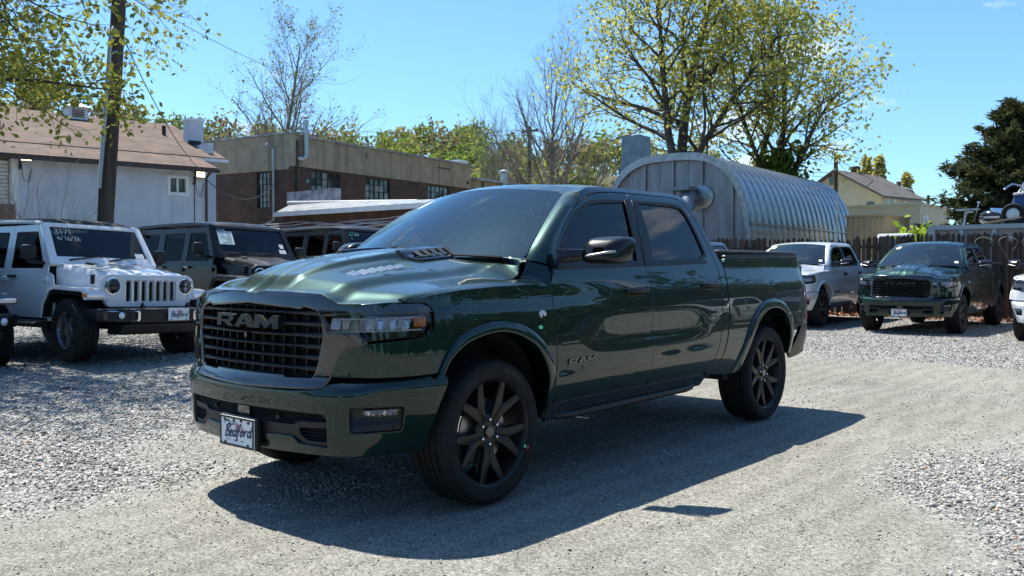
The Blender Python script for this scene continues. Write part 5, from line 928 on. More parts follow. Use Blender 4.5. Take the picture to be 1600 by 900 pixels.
        # doors
        da = [(.543,1.262),(.538,1.2),(.540,.97),(.549,.70),(.572,.555),(.60,.522),(.66,.520),(1.66,.520),(1.683,.535),(1.672,.75),(1.668,.9),(1.684,1.12),(1.692,1.2),(1.705,1.265),(1.672,1.36),(1.668,1.385),(1.802,1.896),(1.60,1.893),(1.40,1.876),(1.278,1.852),(1.15,1.806),(1.051,1.757),(.92,1.672),(.836,1.610),(.72,1.522),(.64,1.43),(.585,1.345)]
        wa = rp([(.625,1.372,.01),(.70,1.452,.0),(.80,1.55,0),(.93,1.655,0),(1.06,1.737,0),(1.16,1.786,0),(1.26,1.814,0),(1.40,1.832,0),(1.772,1.846,.005),(1.655,1.391,.005)], .01)
        def dcr(u, v): return -.004*np.exp(-((v-(.70+.023*(u-.55)))/.006)**2)
        d1 = P('door', da, F, PAINT, res=.04, holes=[wa], bump=dcr, depth=.03)
        db = [(1.714,1.265),(1.701,1.2),(1.693,1.12),(1.677,.9),(1.681,.75),(1.693,.535),(1.715,.520),(2.50,.520),(2.56,.530),(2.60,.562),(2.676,.721),(2.729,.933),(2.742,1.183),(2.775,1.306),(2.762,1.40),(2.735,1.52),(2.690,1.72),(2.655,1.80),(2.61,1.86),(2.555,1.893),(2.45,1.905),(1.811,1.898),(1.680,1.385),(1.682,1.36)]
        wb_ = rp([(1.695,1.392,.005),(2.55,1.408,.05),(2.655,1.452,.03),(2.635,1.62,0),(2.60,1.76,.05),(2.54,1.842,.05),(2.40,1.857,0),(1.815,1.848,.005)], .02)
        d2 = P('door', db, F, PAINT, res=.04, holes=[wb_], bump=dcr, depth=.03)
        for d_, w_, g_, nm in ((d1, wa, DOORG, 'window'), (d2, wb_, TINT, 'window')):
            wv = np.array(w_); cc = wv.mean(0); inn = [tuple(p) for p in (wv + (cc-wv)/np.linalg.norm(cc-wv, axis=1)[:, None]*.022)]
            panel('window_trim', [tuple(p) for p in (wv - (cc-wv)/np.linalg.norm(cc-wv, axis=1)[:, None]*.004)], F, BLACK, d_, res=.06, holes=[inn], depth=.02, off=.002)
            panel(nm, [tuple(p) for p in wv], lambda u, v, o: W(u, v, np.asarray(o)-.012, side), g_, d_, res=.06, depth=.003)
        panel('pillar_cover', [(1.588,1.391),(1.656,1.392),(1.786,1.848),(1.722,1.846)], F, BLACK, d1, res=.06, depth=.01, off=.006)
        panel('pillar_cover', [(1.692,1.393),(1.80,1.395),(1.872,1.60),(1.90,1.849),(1.822,1.849)], F, BLACK, d2, res=.06, depth=.01, off=.006)
        panel('belt_trim', [(.62,1.352),(1.668,1.372),(1.664,1.396),(.66,1.378)], F, BLACK, d1, res=.06, depth=.01, off=.008, edge=.006)
        panel('belt_trim', [(1.685,1.372),(2.62,1.392),(2.60,1.412),(1.69,1.396)], F, BLACK, d2, res=.06, depth=.01, off=.008, edge=.006)
        for d_, s0, z0 in ((d1, 1.49, 1.195), (d2, 2.565, 1.217)):
            us = np.linspace(-.125, .125, 15); b = MB()
            pts = W(s0+us, z0+.012*us, np.full(15, .0)+.046*(1-(np.abs(us)/.125)**4), side); b.tube(pts, np.r_[.012, [.0155]*13, .012], 8)
            h_ = b.build('handle', BLACK, d_, 1.0)
            panel('handle_recess', rp([(s0-.11,z0-.036),(s0+.11,z0-.034),(s0+.11,z0+.028),(s0-.11,z0+.026)], .03), F, GLOSS, d_, res=.05, depth=.004, off=.0012, edge=.002)
        # cab corner and roof rail
        cs = [(1.12,1.800),(1.17,1.872),(1.30,1.915),(1.50,1.932),(1.766,1.938),(2.55,1.942),(2.64,1.93),(2.70,1.87),(2.75,1.74),(2.81,1.53),(2.885,1.335),(2.846,1.18),(2.852,1.0),(2.83,.85),(2.775,.65),(2.70,.545),(2.63,.498),(2.58,.50),(2.577,.525),(2.612,.557),(2.688,.718),(2.741,.932),(2.754,1.182),(2.787,1.306),(2.774,1.402),(2.747,1.523),(2.702,1.723),(2.666,1.806),(2.618,1.868),(2.558,1.904),(2.45,1.916),(1.811,1.909),(1.60,1.905),(1.395,1.888),(1.27,1.863)]
        P('cab_side', cs, F, PAINT, res=.04, depth=.03)
        # windscreen pillar
        wsedge = resample(WSf(np.full(20, side*1.0), np.linspace(-.02, 1, 20), np.zeros(20)), 24)
        fl = resample([W(a, b, 0, side) for a, b in [(.60,1.356),(.648,1.442),(.728,1.533),(.84,1.622),(.925,1.684),(1.055,1.769),(1.12,1.800),(1.17,1.872)]], 24)
        rows = []
        for k in np.linspace(0, 1, 9):
            r = wsedge*(1-k) + fl*k; r = r + np.array([-.35, side*.6, .45])*(.05*4*k*(1-k))*np.interp(np.arange(24), [0, 4, 17, 23], [.5, .75, .75, .12])[:, None]; rows.append(r)
        loft('windscreen_pillar', rows, PAINT, root)
        # rocker, step bar
        P('rocker', [(.575,.462),(.62,.510),(2.56,.510),(2.62,.49),(2.55,.42),(.56,.40)], F, GLOSS, res=.06, off=-.012, depth=.03)
        b = MB(); b.tube([(x, side*y, z) for x, y, z in [(.62,.86,.44),(.68,.915,.416),(.8,.935,.412),(2.3,.935,.416),(2.42,.915,.420),(2.48,.86,.44)]], .024, 10)
        b.build('side_step', BLACK, root, 1.0)
        # bed
        bd = [(2.652,.497),(2.72,.548),(2.795,.65),(2.852,.85),(2.874,1.0),(2.868,1.18),(2.905,1.335),(2.925,1.425),(3.0,1.432),(4.46,1.452),(4.53,1.435),(4.60,1.395),(4.632,1.33),(4.612,1.2),(4.606,.82),(4.45,.812),(4.235,.80),(4.20,.70)] + [(a-.0, b+.012) for a, b in rin[::-1][1:]] + [(3.15,.475),(3.0,.47)]
        P('bed_side', bd, F, PAINT, res=.04, depth=.03)
        P('rail_cap', [(2.94,1.436),(4.46,1.456),(4.535,1.438),(4.54,1.452),(4.46,1.472),(2.945,1.452)], F, BLACK, res=.06, off=-.004, depth=.05)
        for inn_, out_ in ((fin, fout), (rin, rout)):
            a = resample(catmull(inn_, 10), 40); o_ = resample(catmull(out_, 10), 40)
            lip = a + (np.array([.07, .5])*0 + (a-o_))*.02
            rows = [W(o_[:, 0], o_[:, 1], np.full(40, -.004), side), W(o_[:, 0]*.96+a[:, 0]*.04, o_[:, 1]*.96+a[:, 1]*.04, np.full(40, .006), side)]
            for k, of in ((.06, .012), (.15, .017), (.5, .020), (.85, .023), (.95, .021), (1.0, .014), (1.01, .004), (1.0, -.05), (1.0, -.12)):
                q = o_*(1-k) + a*k; rows.append(W(q[:, 0], q[:, 1], np.full(40, of), side))
            loft('wheel_flare', rows, PAINT, root, 3.2)
        for (cx_, zz, pts) in ((0, .417, fin), (3.672, .417, rin)):
            rr = resample(catmull(pts, 8), 24); rows = [np.c_[rr[:, 0], np.full(24, side*y), rr[:, 1]+.01] for y in (.99, .60)]
            g = MB().grid(rows)
            c = np.array([cx_, 0, .55]); wall = np.c_[rr[:, 0], np.full(24, side*.60), rr[:, 1]+.01]; low = wall.copy(); low[:, 2] = .45; g.grid([wall, low])
            g.build('wheel_liner', DARK, root)
        # mirror
        mb = MB(); th_ = np.linspace(0, 2*np.pi, 28, endpoint=False)
        def se(c, a, bb, n=.42): return np.stack([c[0]+0*th_, c[1]+a*np.sign(np.cos(th_))*np.abs(np.cos(th_))**n, c[2]+bb*np.sign(np.sin(th_))*np.abs(np.sin(th_))**n], -1)
        ctr = np.array([.80, -1.225, 1.464]); rows = []
        for dx, a, bb, zz in ((.07,.118,.082,0), (.05,.122,.087,0), (-.02,.118,.085,0), (-.07,.105,.074,-.002), (-.10,.078,.052,-.004), (-.108,.03,.02,-.004)):
            q = se(ctr + [dx, 0, zz], a, bb); q[:, 0] += -.35*(q[:, 1]-ctr[1]) + .45*(q[:, 2]-ctr[2]); q[:, 1] *= -side; q[:, 1] = q[:, 1]; rows.append(np.concatenate([q, q[:1]]))
        m_ = MB().grid(rows).build('mirror', MIRRORB, root, 3.2, fix=True)
        gl = MB(); q = rows[0][:-1].copy(); gl.add(q, [tuple(range(28))]); gl.build('mirror_glass', CHROME, m_)
        b = MB(); sg_ = []
        for t in np.linspace(0, 1, 12):
            y = -1.165-.165*t; x = ctr[0]-.112 - .35*(y-ctr[1]) - .45*.035 + .10*max(0, t-.75)**1.0; sg_.append((x-.004, -side*y, 1.424+.030*t))
        b.tube(sg_, np.r_[.006, [.010]*10, .007], 8); b.build('turn_signal', STEEL, m_, 1.0)
        b = MB(); b.hexa([(x, -side*y, z) for x, y, z in [(.585,-1.0,1.385),(.70,-1.0,1.385),(.74,-1.14,1.400),(.645,-1.14,1.400),(.60,-.96,1.475),(.71,-.96,1.475),(.74,-1.14,1.470),(.645,-1.14,1.470)]])
        b.build('mirror_arm', MIRRORB, m_, .6, bevel=.014, fix=True)
        panel('mirror_base', [(.628,1.362),(.83,1.366),(.80,1.50),(.745,1.485)], F, BLACK, d1, res=.05, off=.010, depth=.02)
        # badge, stickers, door lettering
        if detail or side < 0:
            bp = [(0,.018),(.012,.036),(.045,.040),(.066,.026),(.070,.012),(.060,.002),(.045,.004),(.040,.016),(.030,.010),(.026,-.008),(.012,-.004)]
            MB().prism([(u+.375, v+1.062) for u, v in bp], .001, .010, lambda V: W(V[:, 0], V[:, 1], V[:, 2], side)).build('fender_badge', SILVERB, root, bevel=.003, fix=True)
            if side < 0: letters(d1, lambda V: W(.655+V[:, 0], .752+V[:, 1]+.012*V[:, 0], V[:, 2], -1), GLOSS, .5, .008)
            else: letters(d1, lambda V: W(.955-V[:, 0], .752+V[:, 1], V[:, 2], 1), GLOSS, .5, .008)
        if detail and side < 0:
            MB().prism([(.385+.02*math.cos(a), 1.0+.012*math.sin(a)) for a in np.linspace(0, 2*np.pi, 14)[:-1]], .001, .004, lambda V: W(V[:, 0], V[:, 1], V[:, 2], -1)).build('round_sticker', GREENDOT, root, fix=True)
        for xx in (.55, 2.98): MB().box((xx+.02, side*.78, .50), (.08, .28, .16)).build('splash_guard', DARK, root)
        # tail lamp
        P('tail_light', [(4.618,.86),(4.625,1.22),(4.664,1.26),(4.664,.85)], F, RED, res=.04, off=.004, depth=.03)
        P('rear_bumper', [(4.225,.555),(4.40,.795),(4.45,.80),(4.62,.800),(4.676,.795),(4.676,.56),(4.62,.525),(4.30,.50)], F, BLACKP, res=.05, off=.002, depth=.03)
    b = MB(); b.box((4.625, 0, 1.09), (.05, 1.80, .56)); b.build('tailgate', PAINT, root, bevel=.01)
    MB().box((4.0, -.55, .43), (.5, .22, .09)).box((4.45, 0, .5), (.3, .3, .12)).box((4.32, -.72, .475), (.16, .12, .07)).build('tow_hitch', BLACK, root, bevel=.01)
    # ---- hood
    fr_ = [W(S0+a, z, 0, 1)[:2] for a, z in [(.02,1.217),(.05,1.217),(.075,1.230),(.30,1.230),(.555,1.220),(.625,1.194),(.672,1.173),(.80,1.175),(.95,1.178),(1.06,1.183)]]
    half = [(x, y) for x, y in fr_] + [(-.645,.878),(.345,.878),(.385,.85),(.40,.6),(.39,0)]
    hout = [(x, -y) for x, y in half[::-1] if y > .001] + half
    hood = P('hood', hout, Hf, PAINT, res=.022, depth=.03, edge=.006)
    for side in (-1, 1):
        def vf(V): return np.stack([V[:, 0], V[:, 1], hoodz(V[:, 0], V[:, 1]) + V[:, 2]], -1)
        o = np.array(rp([(-.10,.262,.03),(.40,.265,.03),(.44,.415,.03),(-.02,.405,.04)], .03)); o[:, 1] *= side; q = o if side > 0 else o[::-1]
        panel('hood_vent', [tuple(p) for p in o], lambda u, v, oo: Hf(u, v, np.asarray(oo)+.016), GLOSS, hood, res=.04, depth=.04, edge=.012)
        for k in range(6):
            x0 = .005+k*.066; MB().prism([(x0,side*.315),(x0+.042,side*.315),(x0+.042,side*.392),(x0,side*.392)][::1 if side > 0 else -1], .017, .0235, vf).build('vent_slat', BLACK, hood, fix=True)
        b = MB()
        for k in range(6):
            x0 = -.585+k*.066; y0, y1 = .385+.004*k, .470-.002*k
            V = np.array([(x0,side*y0,.002),(x0+.062,side*y0,.013),(x0+.062,side*y1,.013),(x0,side*y1,.002)]); b.add(vf(V), [(0,1,2,3) if side > 0 else (3,2,1,0)])
        b.build('heat_extractor', mat_extr, hood)
    # ---- windscreen, roof, cab back
    for side in (-1, 1):
        ys = np.linspace(.52, .872, 14); xh = np.interp(ys, [.52, .6, .85, .878], [.398, .400, .385, .35]) - .004; A_ = np.stack([xh, side*ys, hoodz(xh, ys)-.004], -1); B_ = WSf(side*ys/.866, np.full(14, .0), np.full(14, .003)); mid_ = A_*.5+B_*.5+[-.02, 0, .012]
        loft('cowl_corner', [A_, A_*.75+B_*.25+[-.012, 0, .009], mid_, A_*.25+B_*.75+[-.012, 0, .009], B_], PAINT, root)
    ws = P('windscreen', rp([(-.99,.0,.06),(.99,.0,.06),(1.0,1.0,.02),(-1.0,1.0,.02)], .05), WSf, WSG, res=.07, depth=.006)
    panel('glass_border', [(-1.0,-.02),(1.0,-.02),(1.0,1.0),(-1.0,1.0)], lambda u, v, o: WSf(u, v, np.asarray(o)-.012), BLACK, ws, res=.08, holes=[rp([(-.94,.07),(.94,.07),(.93,.93),(-.93,.93)], .06)], depth=.002)
    panel('sensor_housing', rp([(-.17,.95),(.17,.95),(.11,.70),(-.11,.70)], .02), lambda u, v, o: WSf(u, v, np.asarray(o)-.03), BLACK, ws, res=.08, depth=.05)
    panel('sensor_window', [(-.035,.74),(.035,.74),(.02,.79),(-.02,.79)], lambda u, v, o: WSf(u, v, np.asarray(o)-.008), STEEL, ws, res=.04, depth=.002)
    for (u0, u1, v0, v1) in ((.80,.95,.80,.93), (-.93,-.85,.12,.20)):
        lab_ = panel('window_label', [(u0,v0),(u1,v0),(u1,v1),(u0,v1)], lambda u, v, o: WSf(u, v, np.asarray(o)+.002), STICKW, ws, res=.1, depth=.001, edge=.001)
    root['spare_label'] = lab_.name
    for u0, u1 in ((-.85,-.15), (.05,.7)):
        ts = np.linspace(0, 1, 14); p = WSf(u0+(u1-u0)*ts, -.01+.035*ts, np.full(14, .012)); MB().tube(p, np.linspace(.009, .005, 14), 6).build('wiper', BLACK, ws)
    b = MB(); b.box((.44, 0, 1.345), (.30, 1.54, .05), rotm(0, -.15, 0)); b.build('cowl', BLACK, root, bevel=.01)
    rl = [(1.16,1.872),(1.30,1.917),(1.50,1.933),(1.766,1.939),(2.55,1.943),(2.645,1.930)]
    A = resample([W(a, b_, -.002, -1) for a, b_ in rl], 44); hdr = WSf(np.linspace(-1, 1, 29), np.full(29, 1.0), np.zeros(29)); G = []
    for i, a in enumerate(A):
        u = np.linspace(-1, 1, 29); bl = 1-sm(0, .25, i/43.)
        yy = np.abs(u*A[0, 1]); uw = np.minimum(1, yy/.632); hx_ = 1.005+.135*uw**2 + np.clip(yy-.632, 0, 1)*.25; hz_ = 1.916-.043*uw**2; x = a[0]*(1-bl) + (hx_ + (a[0]-A[0, 0]))*bl; z = (a[2] + .042*(1-np.abs(u)**3))*(1-bl) + (a[2]-A[0, 2] + hz_)*bl
        G.append(np.stack([x, a[1]*-u, z], -1))
    MB().grid(np.array(G)).build('roof', PAINT, root, 3.2)
    bk = [(2.645,1.930),(2.70,1.87),(2.75,1.74),(2.81,1.53),(2.885,1.335),(2.846,1.18)]
    rows = [[tuple(W(a, b_, -.01, -1)), tuple(W(a, b_, -.01, 1))] for a, b_ in bk]
    cb = MB().grid(rows).build('cab_back', PAINT, root, 1.0)
    MB().add([tuple(W(2.752+.004,1.72,0,-1)*np.array([1,.82,1])), tuple(W(2.752+.004,1.72,0,1)*np.array([1,.82,1])), tuple(W(2.835+.006,1.46,0,1)*np.array([1,.82,1])), tuple(W(2.835+.006,1.46,0,-1)*np.array([1,.82,1]))], [(0,1,2,3)]).build('window', TINT, cb)
    MB().tube([(2.3,0,1.985),(2.34,0,2.015),(2.39,0,2.03)], [.02,.014,.006], 8).build('antenna', BLACK, root)
    # ---- bed cover, dark underbody core, interior
    MB().box((3.73, 0, 1.485), (1.60, 1.80, .028)).box((3.73, 0, 1.462), (1.56, 1.74, .03)).build('bed_cover', VINYL, root, bevel=.012)
    b = MB(); b.box((-.25, 0, .80), (1.1, 1.18, .62)); b.box((1.72, 0, .82), (2.1, 1.80, .72)); b.box((3.67, 0, .95), (1.75, 1.1, .86)); b.box((4.38, 0, .95), (.42, 1.7, .7)); b.box((2.98, 0, .95), (.2, 1.75, .7)); b.box((1.9, 0, .52), (5.2, .9, .2)); b.build('underbody_core', DARK, root)  # dark core boxes added to block light through the panel gaps
    b = MB(); b.box((.78, 0, 1.24), (.52, 1.55, .20)); b.build('dashboard', CLOTH, root, bevel=.05)
    for y in (-.42, .42):
        b = MB(); b.box((1.55, y, 1.17), (.55, .54, .18)); b.box((1.86, y, 1.42), (.16, .52, .56), rotm(0, .22, 0)); b.box((1.95, y, 1.72), (.10, .28, .17), rotm(0, .15, 0)); b.build('seat', CLOTH, root, bevel=.04)
    b = MB(); b.box((2.62, 0, 1.42), (.14, 1.35, .56)); b.box((2.45, 0, 1.18), (.5, 1.4, .14)); b.build('rear_seat', CLOTH, root, bevel=.04)
    a = np.linspace(0, 2*np.pi, 25); MB().tube(np.stack([1.12+.10*np.sin(a)*.5, -.42+.185*np.cos(a), 1.33+.175*np.sin(a)], -1), .016, 8, False).build('steering_wheel', BLACK, root, 1.0)
    # ---- wheels
    wm = PW
    for x in (0, 3.672):
        for side in (-1, 1): add_wheel(root, wm, x, side, .417, .985, spin=.0 if x == 0 else .3)
    if detail:
        for r_, mm, nm, an in ((.288, GREENDOT, 'wheel_sticker', -.42), (.315, REDDOT, 'wheel_sticker', -.42)):
            c = (r_*math.cos(an), -1.001 if r_ < .3 else -1.002, .417+r_*math.sin(an)); MB().box(c, (.017, .003, .017)).build(nm, mm, root)
        me = text_mesh('SCORPION', .034, .002, lambda V: np.stack([.357*0+(.345+V[:, 1])*np.cos(1.35-V[:, 0]/.36), -1.0012-V[:, 2]*.5-.0006, .417+(.345+V[:, 1])*np.sin(1.35-V[:, 0]/.36)], -1)); link('lettering', me, mat_tyretext, root)
    return root
mat_extr = mat('extractor_glint', (.36, .38, .38), .2, 1); mat_tyretext = mat('tyre_lettering', (.035, .035, .035), .5)  # bright silver puts the sun glint into the colour of the extractor louvres
PW = wheel_meshes()
def copy_tree(o, parent=None, swap=None, skip=()):
    c = o.copy(); COL.objects.link(c); c.parent = parent
    if swap and o.type == 'MESH':
        for i, s in enumerate(o.material_slots):
            if s.material in swap: c.material_slots[i].link = 'OBJECT'; c.material_slots[i].material = swap[s.material]
    for ch in list(o.children):
        if ch.name.split('.')[0] in skip: continue
        copy_tree(ch, c, swap, skip)
    return c
# ------------------------------------------------------------------ the hero pickup and the pickups in the row
hero = build_pickup(tag(empty('pickup_truck'), 'large dark green crew cab pickup parked alone in the middle of the gravel lot', 'pickup truck', 'pickup trucks on the lot'), GREEN)
# ------------------------------------------------------------------ boxy off-road vehicles
JW = wheel_meshes(.405, .235, .25, RIMG, 'five'); JM = wheel_meshes(.42, .225, .27, RIMB, 'mud')
def build_jeep(root, PAINT, TOP, FEND, wm, text=(), ink=MARKER, sticker=False, plate=True, fog='chrome'):
    P = lambda *a, **k: panel(*a, parent=root, **k)
    def SF(side):
        return lambda u, v, o: np.stack([u, side*(.80 - .02*sm(.9, .5, v) - np.clip(v-1.12, 0, 2)*.17 + np.asarray(o)), v], -1)
    for side in (-1, 1):
        F = SF(side)
        P('body_side', [(.50,1.00),(.52,1.10),(.60,1.14),(.625,1.10),(.63,.62),(.66,.55),(.66,.50),(.50,.50)], F, PAINT, res=.1)
        d1 = P('door', [(.64,1.12),(.64,.62),(.70,.54),(1.58,.54),(1.62,.62),(1.64,1.15),(1.645,1.78),(1.02,1.79),(.93,1.74),(.70,1.36),(.66,1.30)], F, PAINT, res=.08, holes=[rp([(.76,1.19),(1.57,1.19),(1.575,1.70),(1.04,1.70),(.78,1.27)], .03)], edge=.006)
        d2 = P('door', [(1.655,1.15),(1.635,.62),(1.67,.54),(2.35,.54),(2.55,.95),(2.56,1.78),(1.66,1.78)], F, PAINT, res=.08, holes=[rp([(1.73,1.19),(2.48,1.19),(2.48,1.70),(1.73,1.70)], .03)], edge=.006)
        q = P('quarter_panel', [(2.57,1.0),(2.60,.98),(3.45,.98),(3.5,.6),(3.76,.6),(3.78,1.15),(3.74,1.79),(2.575,1.79)], F, PAINT, res=.1, holes=[rp([(2.68,1.22),(3.62,1.22),(3.60,1.70),(2.68,1.70)], .04)])
        for pr, w, g in ((d1, rp([(.75,1.18),(1.58,1.18),(1.585,1.71),(1.03,1.71),(.77,1.27)], .03), JTINT), (d2, rp([(1.72,1.18),(2.49,1.18),(2.49,1.71),(1.72,1.71)], .03), JTINT), (q, rp([(2.67,1.21),(3.63,1.21),(3.61,1.71),(2.67,1.71)], .04), JTINT)):
            panel('window', w, lambda u, v, o: SF(side)(u, v, np.asarray(o)-.015), g, pr, res=.2, depth=.003)
            wv = np.array(w); cc = wv.mean(0); inn = [tuple(p) for p in wv+(cc-wv)/np.linalg.norm(cc-wv, axis=1)[:, None]*.03]; panel('window_trim', [tuple(p) for p in wv], lambda u, v, o: SF(side)(u, v, np.asarray(o)-.010), BLACK, pr, res=.2, holes=[inn], depth=.01)
        for pr, xs in ((d1, .63), (d2, 1.645)):
            for z in (1.05, .74): MB().box((xs+.02, side*.815, z), (.11, .035, .07)).build('hinge', PAINT, pr, bevel=.012)
        for pr, xh in ((d1, 1.47), (d2, 2.40)): MB().box((xh, side*.825, 1.09), (.17, .045, .04)).build('handle', GLOSS, pr, bevel=.012)
        rl = np.array([(.96, side*.70, 1.80), (1.3, side*.695, 1.83), (2.5, side*.695, 1.845), (3.72, side*.69, 1.82)])
        MB().tube(catmull(rl, 6), .028, 8).build('roof_rail', PAINT, root, 1.0)
        # fender: flat topped flare
        path = [(-.425, .80), (-.42, .86), (-.385, .925), (-.30, .945), (.30, .97), (.42, .935), (.56, .74), (.60, .56)]
        rows_o = []
        for (x, z), (nx, nz) in zip(path, [(-1, 0), (-.95, .2), (-.6, .8), (-.1, 1), (0, 1), (.55, .8), (.8, .5), (.95, .1)]):
            rows_o.append([(x-nx*.05, side*.60, z-nz*.05), (x, side*.60, z), (x, side*.88, z), (x-nx*.008, side*.925, z-nz*.008), (x-nx*.04, side*.93, z-nz*.04), (x-nx*.05, side*.91, z-nz*.05), (x-nx*.05, side*.60, z-nz*.05)])
        fe_ = MB().grid(np.array(rows_o), flip=side < 0).build('fender', FEND, root, .7, bevel=0, fix=True)
        rows_i = [[(x-nx*.052, side*.60, z-nz*.052), (x-nx*.052, side*.915, z-nz*.052), (x-nx*.10, side*.905, z-nz*.10)] for (x, z), (nx, nz) in zip(path, [(-1, 0), (-.95, .2), (-.6, .8), (-.1, 1), (0, 1), (.55, .8), (.8, .5), (.95, .1)])]
        MB().grid(np.array(rows_i)).build('fender_liner', BLACK, fe_)
        MB().box((-.425, side*.79, .845), (.04, .24, .055), rotm(0, -.15, 0)).build('running_light', LAMP, fe_, bevel=.01); MB().box((-.385, side*.905, .855), (.08, .05, .05)).build('side_marker', AMBER, fe_, bevel=.01)
        MB().hexa([(x, side*y, z) for x, y, z in [(2.42, .56, .55), (3.62, .56, .55), (3.55, .56, .93), (2.62, .56, .93), (2.45, .92, .60), (3.60, .92, .60), (3.5, .92, .95), (2.68, .92, .95)]]).build('rear_fender', FEND, root, .6, bevel=.03, fix=True)
        MB().hexa([(.66, side*.76, .40), (2.45, side*.76, .40), (2.40, side*.90, .42), (.78, side*.90, .42), (.62, side*.76, .52), (2.45, side*.76, .52), (2.40, side*.905, .47), (.75, side*.905, .47)]).build('side_step', BLACK, root, bevel=.02, fix=True)
        for x in (0, 3.008): add_wheel(root, wm, x, side, .405, .925, spin=.3, steer=(-.10 if x == 0 else 0))
        # mirror
        m_ = MB().hexa([(.70, side*.90, 1.31), (.80, side*.90, 1.31), (.80, side*1.09, 1.31), (.72, side*1.09, 1.31), (.71, side*.90, 1.50), (.80, side*.90, 1.50), (.80, side*1.085, 1.50), (.72, side*1.085, 1.50)]).build('mirror', BLACK, root, .6, bevel=.03, fix=True); MB().hexa([(.72, side*.78, 1.245), (.80, side*.78, 1.245), (.80, side*1.0, 1.26), (.72, side*1.0, 1.26), (.72, side*.78, 1.285), (.80, side*.78, 1.285), (.80, side*1.0, 1.31), (.72, side*1.0, 1.31)]).build('mirror_arm', BLACK, m_, bevel=.01, fix=True)
        MB().box((-.12, side*.635, 1.06), (.05, .06, .13)).build('hood_latch', BLACK, root, bevel=.015)
    # hood
    G = []
    for x in np.linspace(-.415, .60, 14):
        t = (x+.415)/1.015; hw = .60+.10*t; zt = 1.105+.155*t**.8 - .05*max(0, 1-t*7)**2; row = []
        for u in np.linspace(-1, 1, 25):
            a = abs(u); y = hw*np.sign(u)*min(1, a*1.12) if a < .893 else hw*np.sign(u); z = zt + .025*(1-a*a) + .012*math.exp(-((a-.42)/.05)**2) + .016*(1 if a < .42 else 0)*min(1, t*4)
            if a > .80: z -= (a-.80)**2*1.2
            if a > .893: z -= (a-.893)/.107*(.22)
            row.append((x, y, z))
        G.append(row)
    hood = MB().grid(np.array(G), flip=True).build('hood', PAINT, root, .9)
    for y in (-.33, .33): MB().box((.38, y, 1.268), (.16, .10, .02), rotm(0, -.12, 0)).build('hood_vent', BLACK, hood, bevel=.006)
    MB().box((.1, 0, .93), (1.0, 1.1, .26)).build('engine_bay', DARK, root); 
    # grille
    GF = lambda u, v, o: np.stack([-.445 + .10*u*u + .03*np.clip(v-1.0, 0, 1) - np.asarray(o), -u, v], -1)
    slots = [rp([(c-.0455,.765,.02),(c+.0455,.765,.02),(c+.0455,1.05,.02),(c-.0455,1.05,.02)], .02) for c in np.arange(-.33, .331, .11)]
    circ = [[(s*.545+.108*math.cos(a), .975+.108*math.sin(a)) for a in np.linspace(0, 2*np.pi, 25)[:-1]] for s in (-1, 1)]
    gr = P('grille', rp([(-.60,.715,.05),(.60,.715,.05),(.70,.90,.1),(.685,1.07,.08),(.60,1.115,.05),(-.60,1.115,.05),(-.685,1.07,.08),(-.70,.90,.1)], .05), GF, PAINT, res=.05, holes=slots+circ, depth=.06, edge=.012)
    panel('grille_mesh', [(-.66,.74),(.66,.74),(.66,1.09),(-.66,1.09)], lambda u, v, o: GF(u, v, np.asarray(o)-.06), DARK, gr, res=.2, depth=.002)
    for c in np.arange(-.33, .331, .11):
        b = MB()
        for s in (-1, 1): b.tube(GF(np.full(2, c+s*.0475), np.array([.775, 1.04]), np.full(2, .006)), .0035, 6)
        b.tube(GF(np.array([c-.042, c+.042]), np.full(2, 1.052), np.full(2, .006)), .0035, 6); b.build('slot_trim', CHROME if FEND is PAINT and PAINT is WHITE else BLACK, gr)
    for s in (-1, 1):
        c = GF(np.array([s*.545]), np.array([.975]), np.array([-.01]))[0]; toX = lambda V: np.c_[c[0]-V[:, 2], c[1]+V[:, 0], c[2]+V[:, 1]]
        h_ = MB().lathe([(.112, -.02), (.112, .012), (.098, .014), (.094, -.02)], 28, toX).build('headlight', CHROME, root, .6); MB().lathe([(0, .022), (.05, .018), (.094, -.002)], 24, toX).build('lens', LENS, h_, 3.2); MB().lathe([(0, -.05), (.05, -.035), (.092, -.004)], 24, toX).build('reflector', LAMP, h_, 3.2); MB().box(toX(np.array([[0, .0, -.02]]))[0], (.02, .13, .008)).build('light_bar', BLACK, h_)
    # bumper
    b = MB(); b.hexa([(-.76, -.52, .50), (-.50, -.60, .50), (-.50, .60, .50), (-.76, .52, .50), (-.78, -.52, .69), (-.50, -.60, .70), (-.50, .60, .70), (-.78, .52, .69)]).build('bumper', BLACK, root, .6, bevel=.03)
    for s in (-1, 1):
        MB().hexa([(-.755, s*.523, .505), (-.50, s*.603, .505), (-.36, s*.88, .53), (-.56, s*.86, .53), (-.775, s*.523, .685), (-.50, s*.603, .695), (-.36, s*.88, .69), (-.58, s*.86, .69)]).build('bumper_end', BLACK, root, .6, bevel=.025, fix=True)
        bf = lambda V: np.stack([-.775+.0+.55*np.clip(V[:, 0]-.50, 0, 1)-V[:, 2], s*V[:, 0], V[:, 1]], -1)
        o = np.array(rp([(.40,.535,.03),(.80,.55,.03),(.80,.665,.03),(.40,.665,.03)], .03)); c_ = o.mean(0); inn = o+(c_-o)*.16
        ring = MB()
        n = len(o)
        for h0 in (.012,): ring.grid(np.stack([bf(np.c_[np.r_[o, o[:1]], np.full(n+1, 0)]), bf(np.c_[np.r_[o, o[:1]], np.full(n+1, .014)]), bf(np.c_[np.r_[inn, inn[:1]], np.full(n+1, .014)]), bf(np.c_[np.r_[inn, inn[:1]], np.full(n+1, 0)])], 0))
        ring.build('fog_lamp_ring', CHROME if fog == 'chrome' else BLACK, root, .6, fix=True)
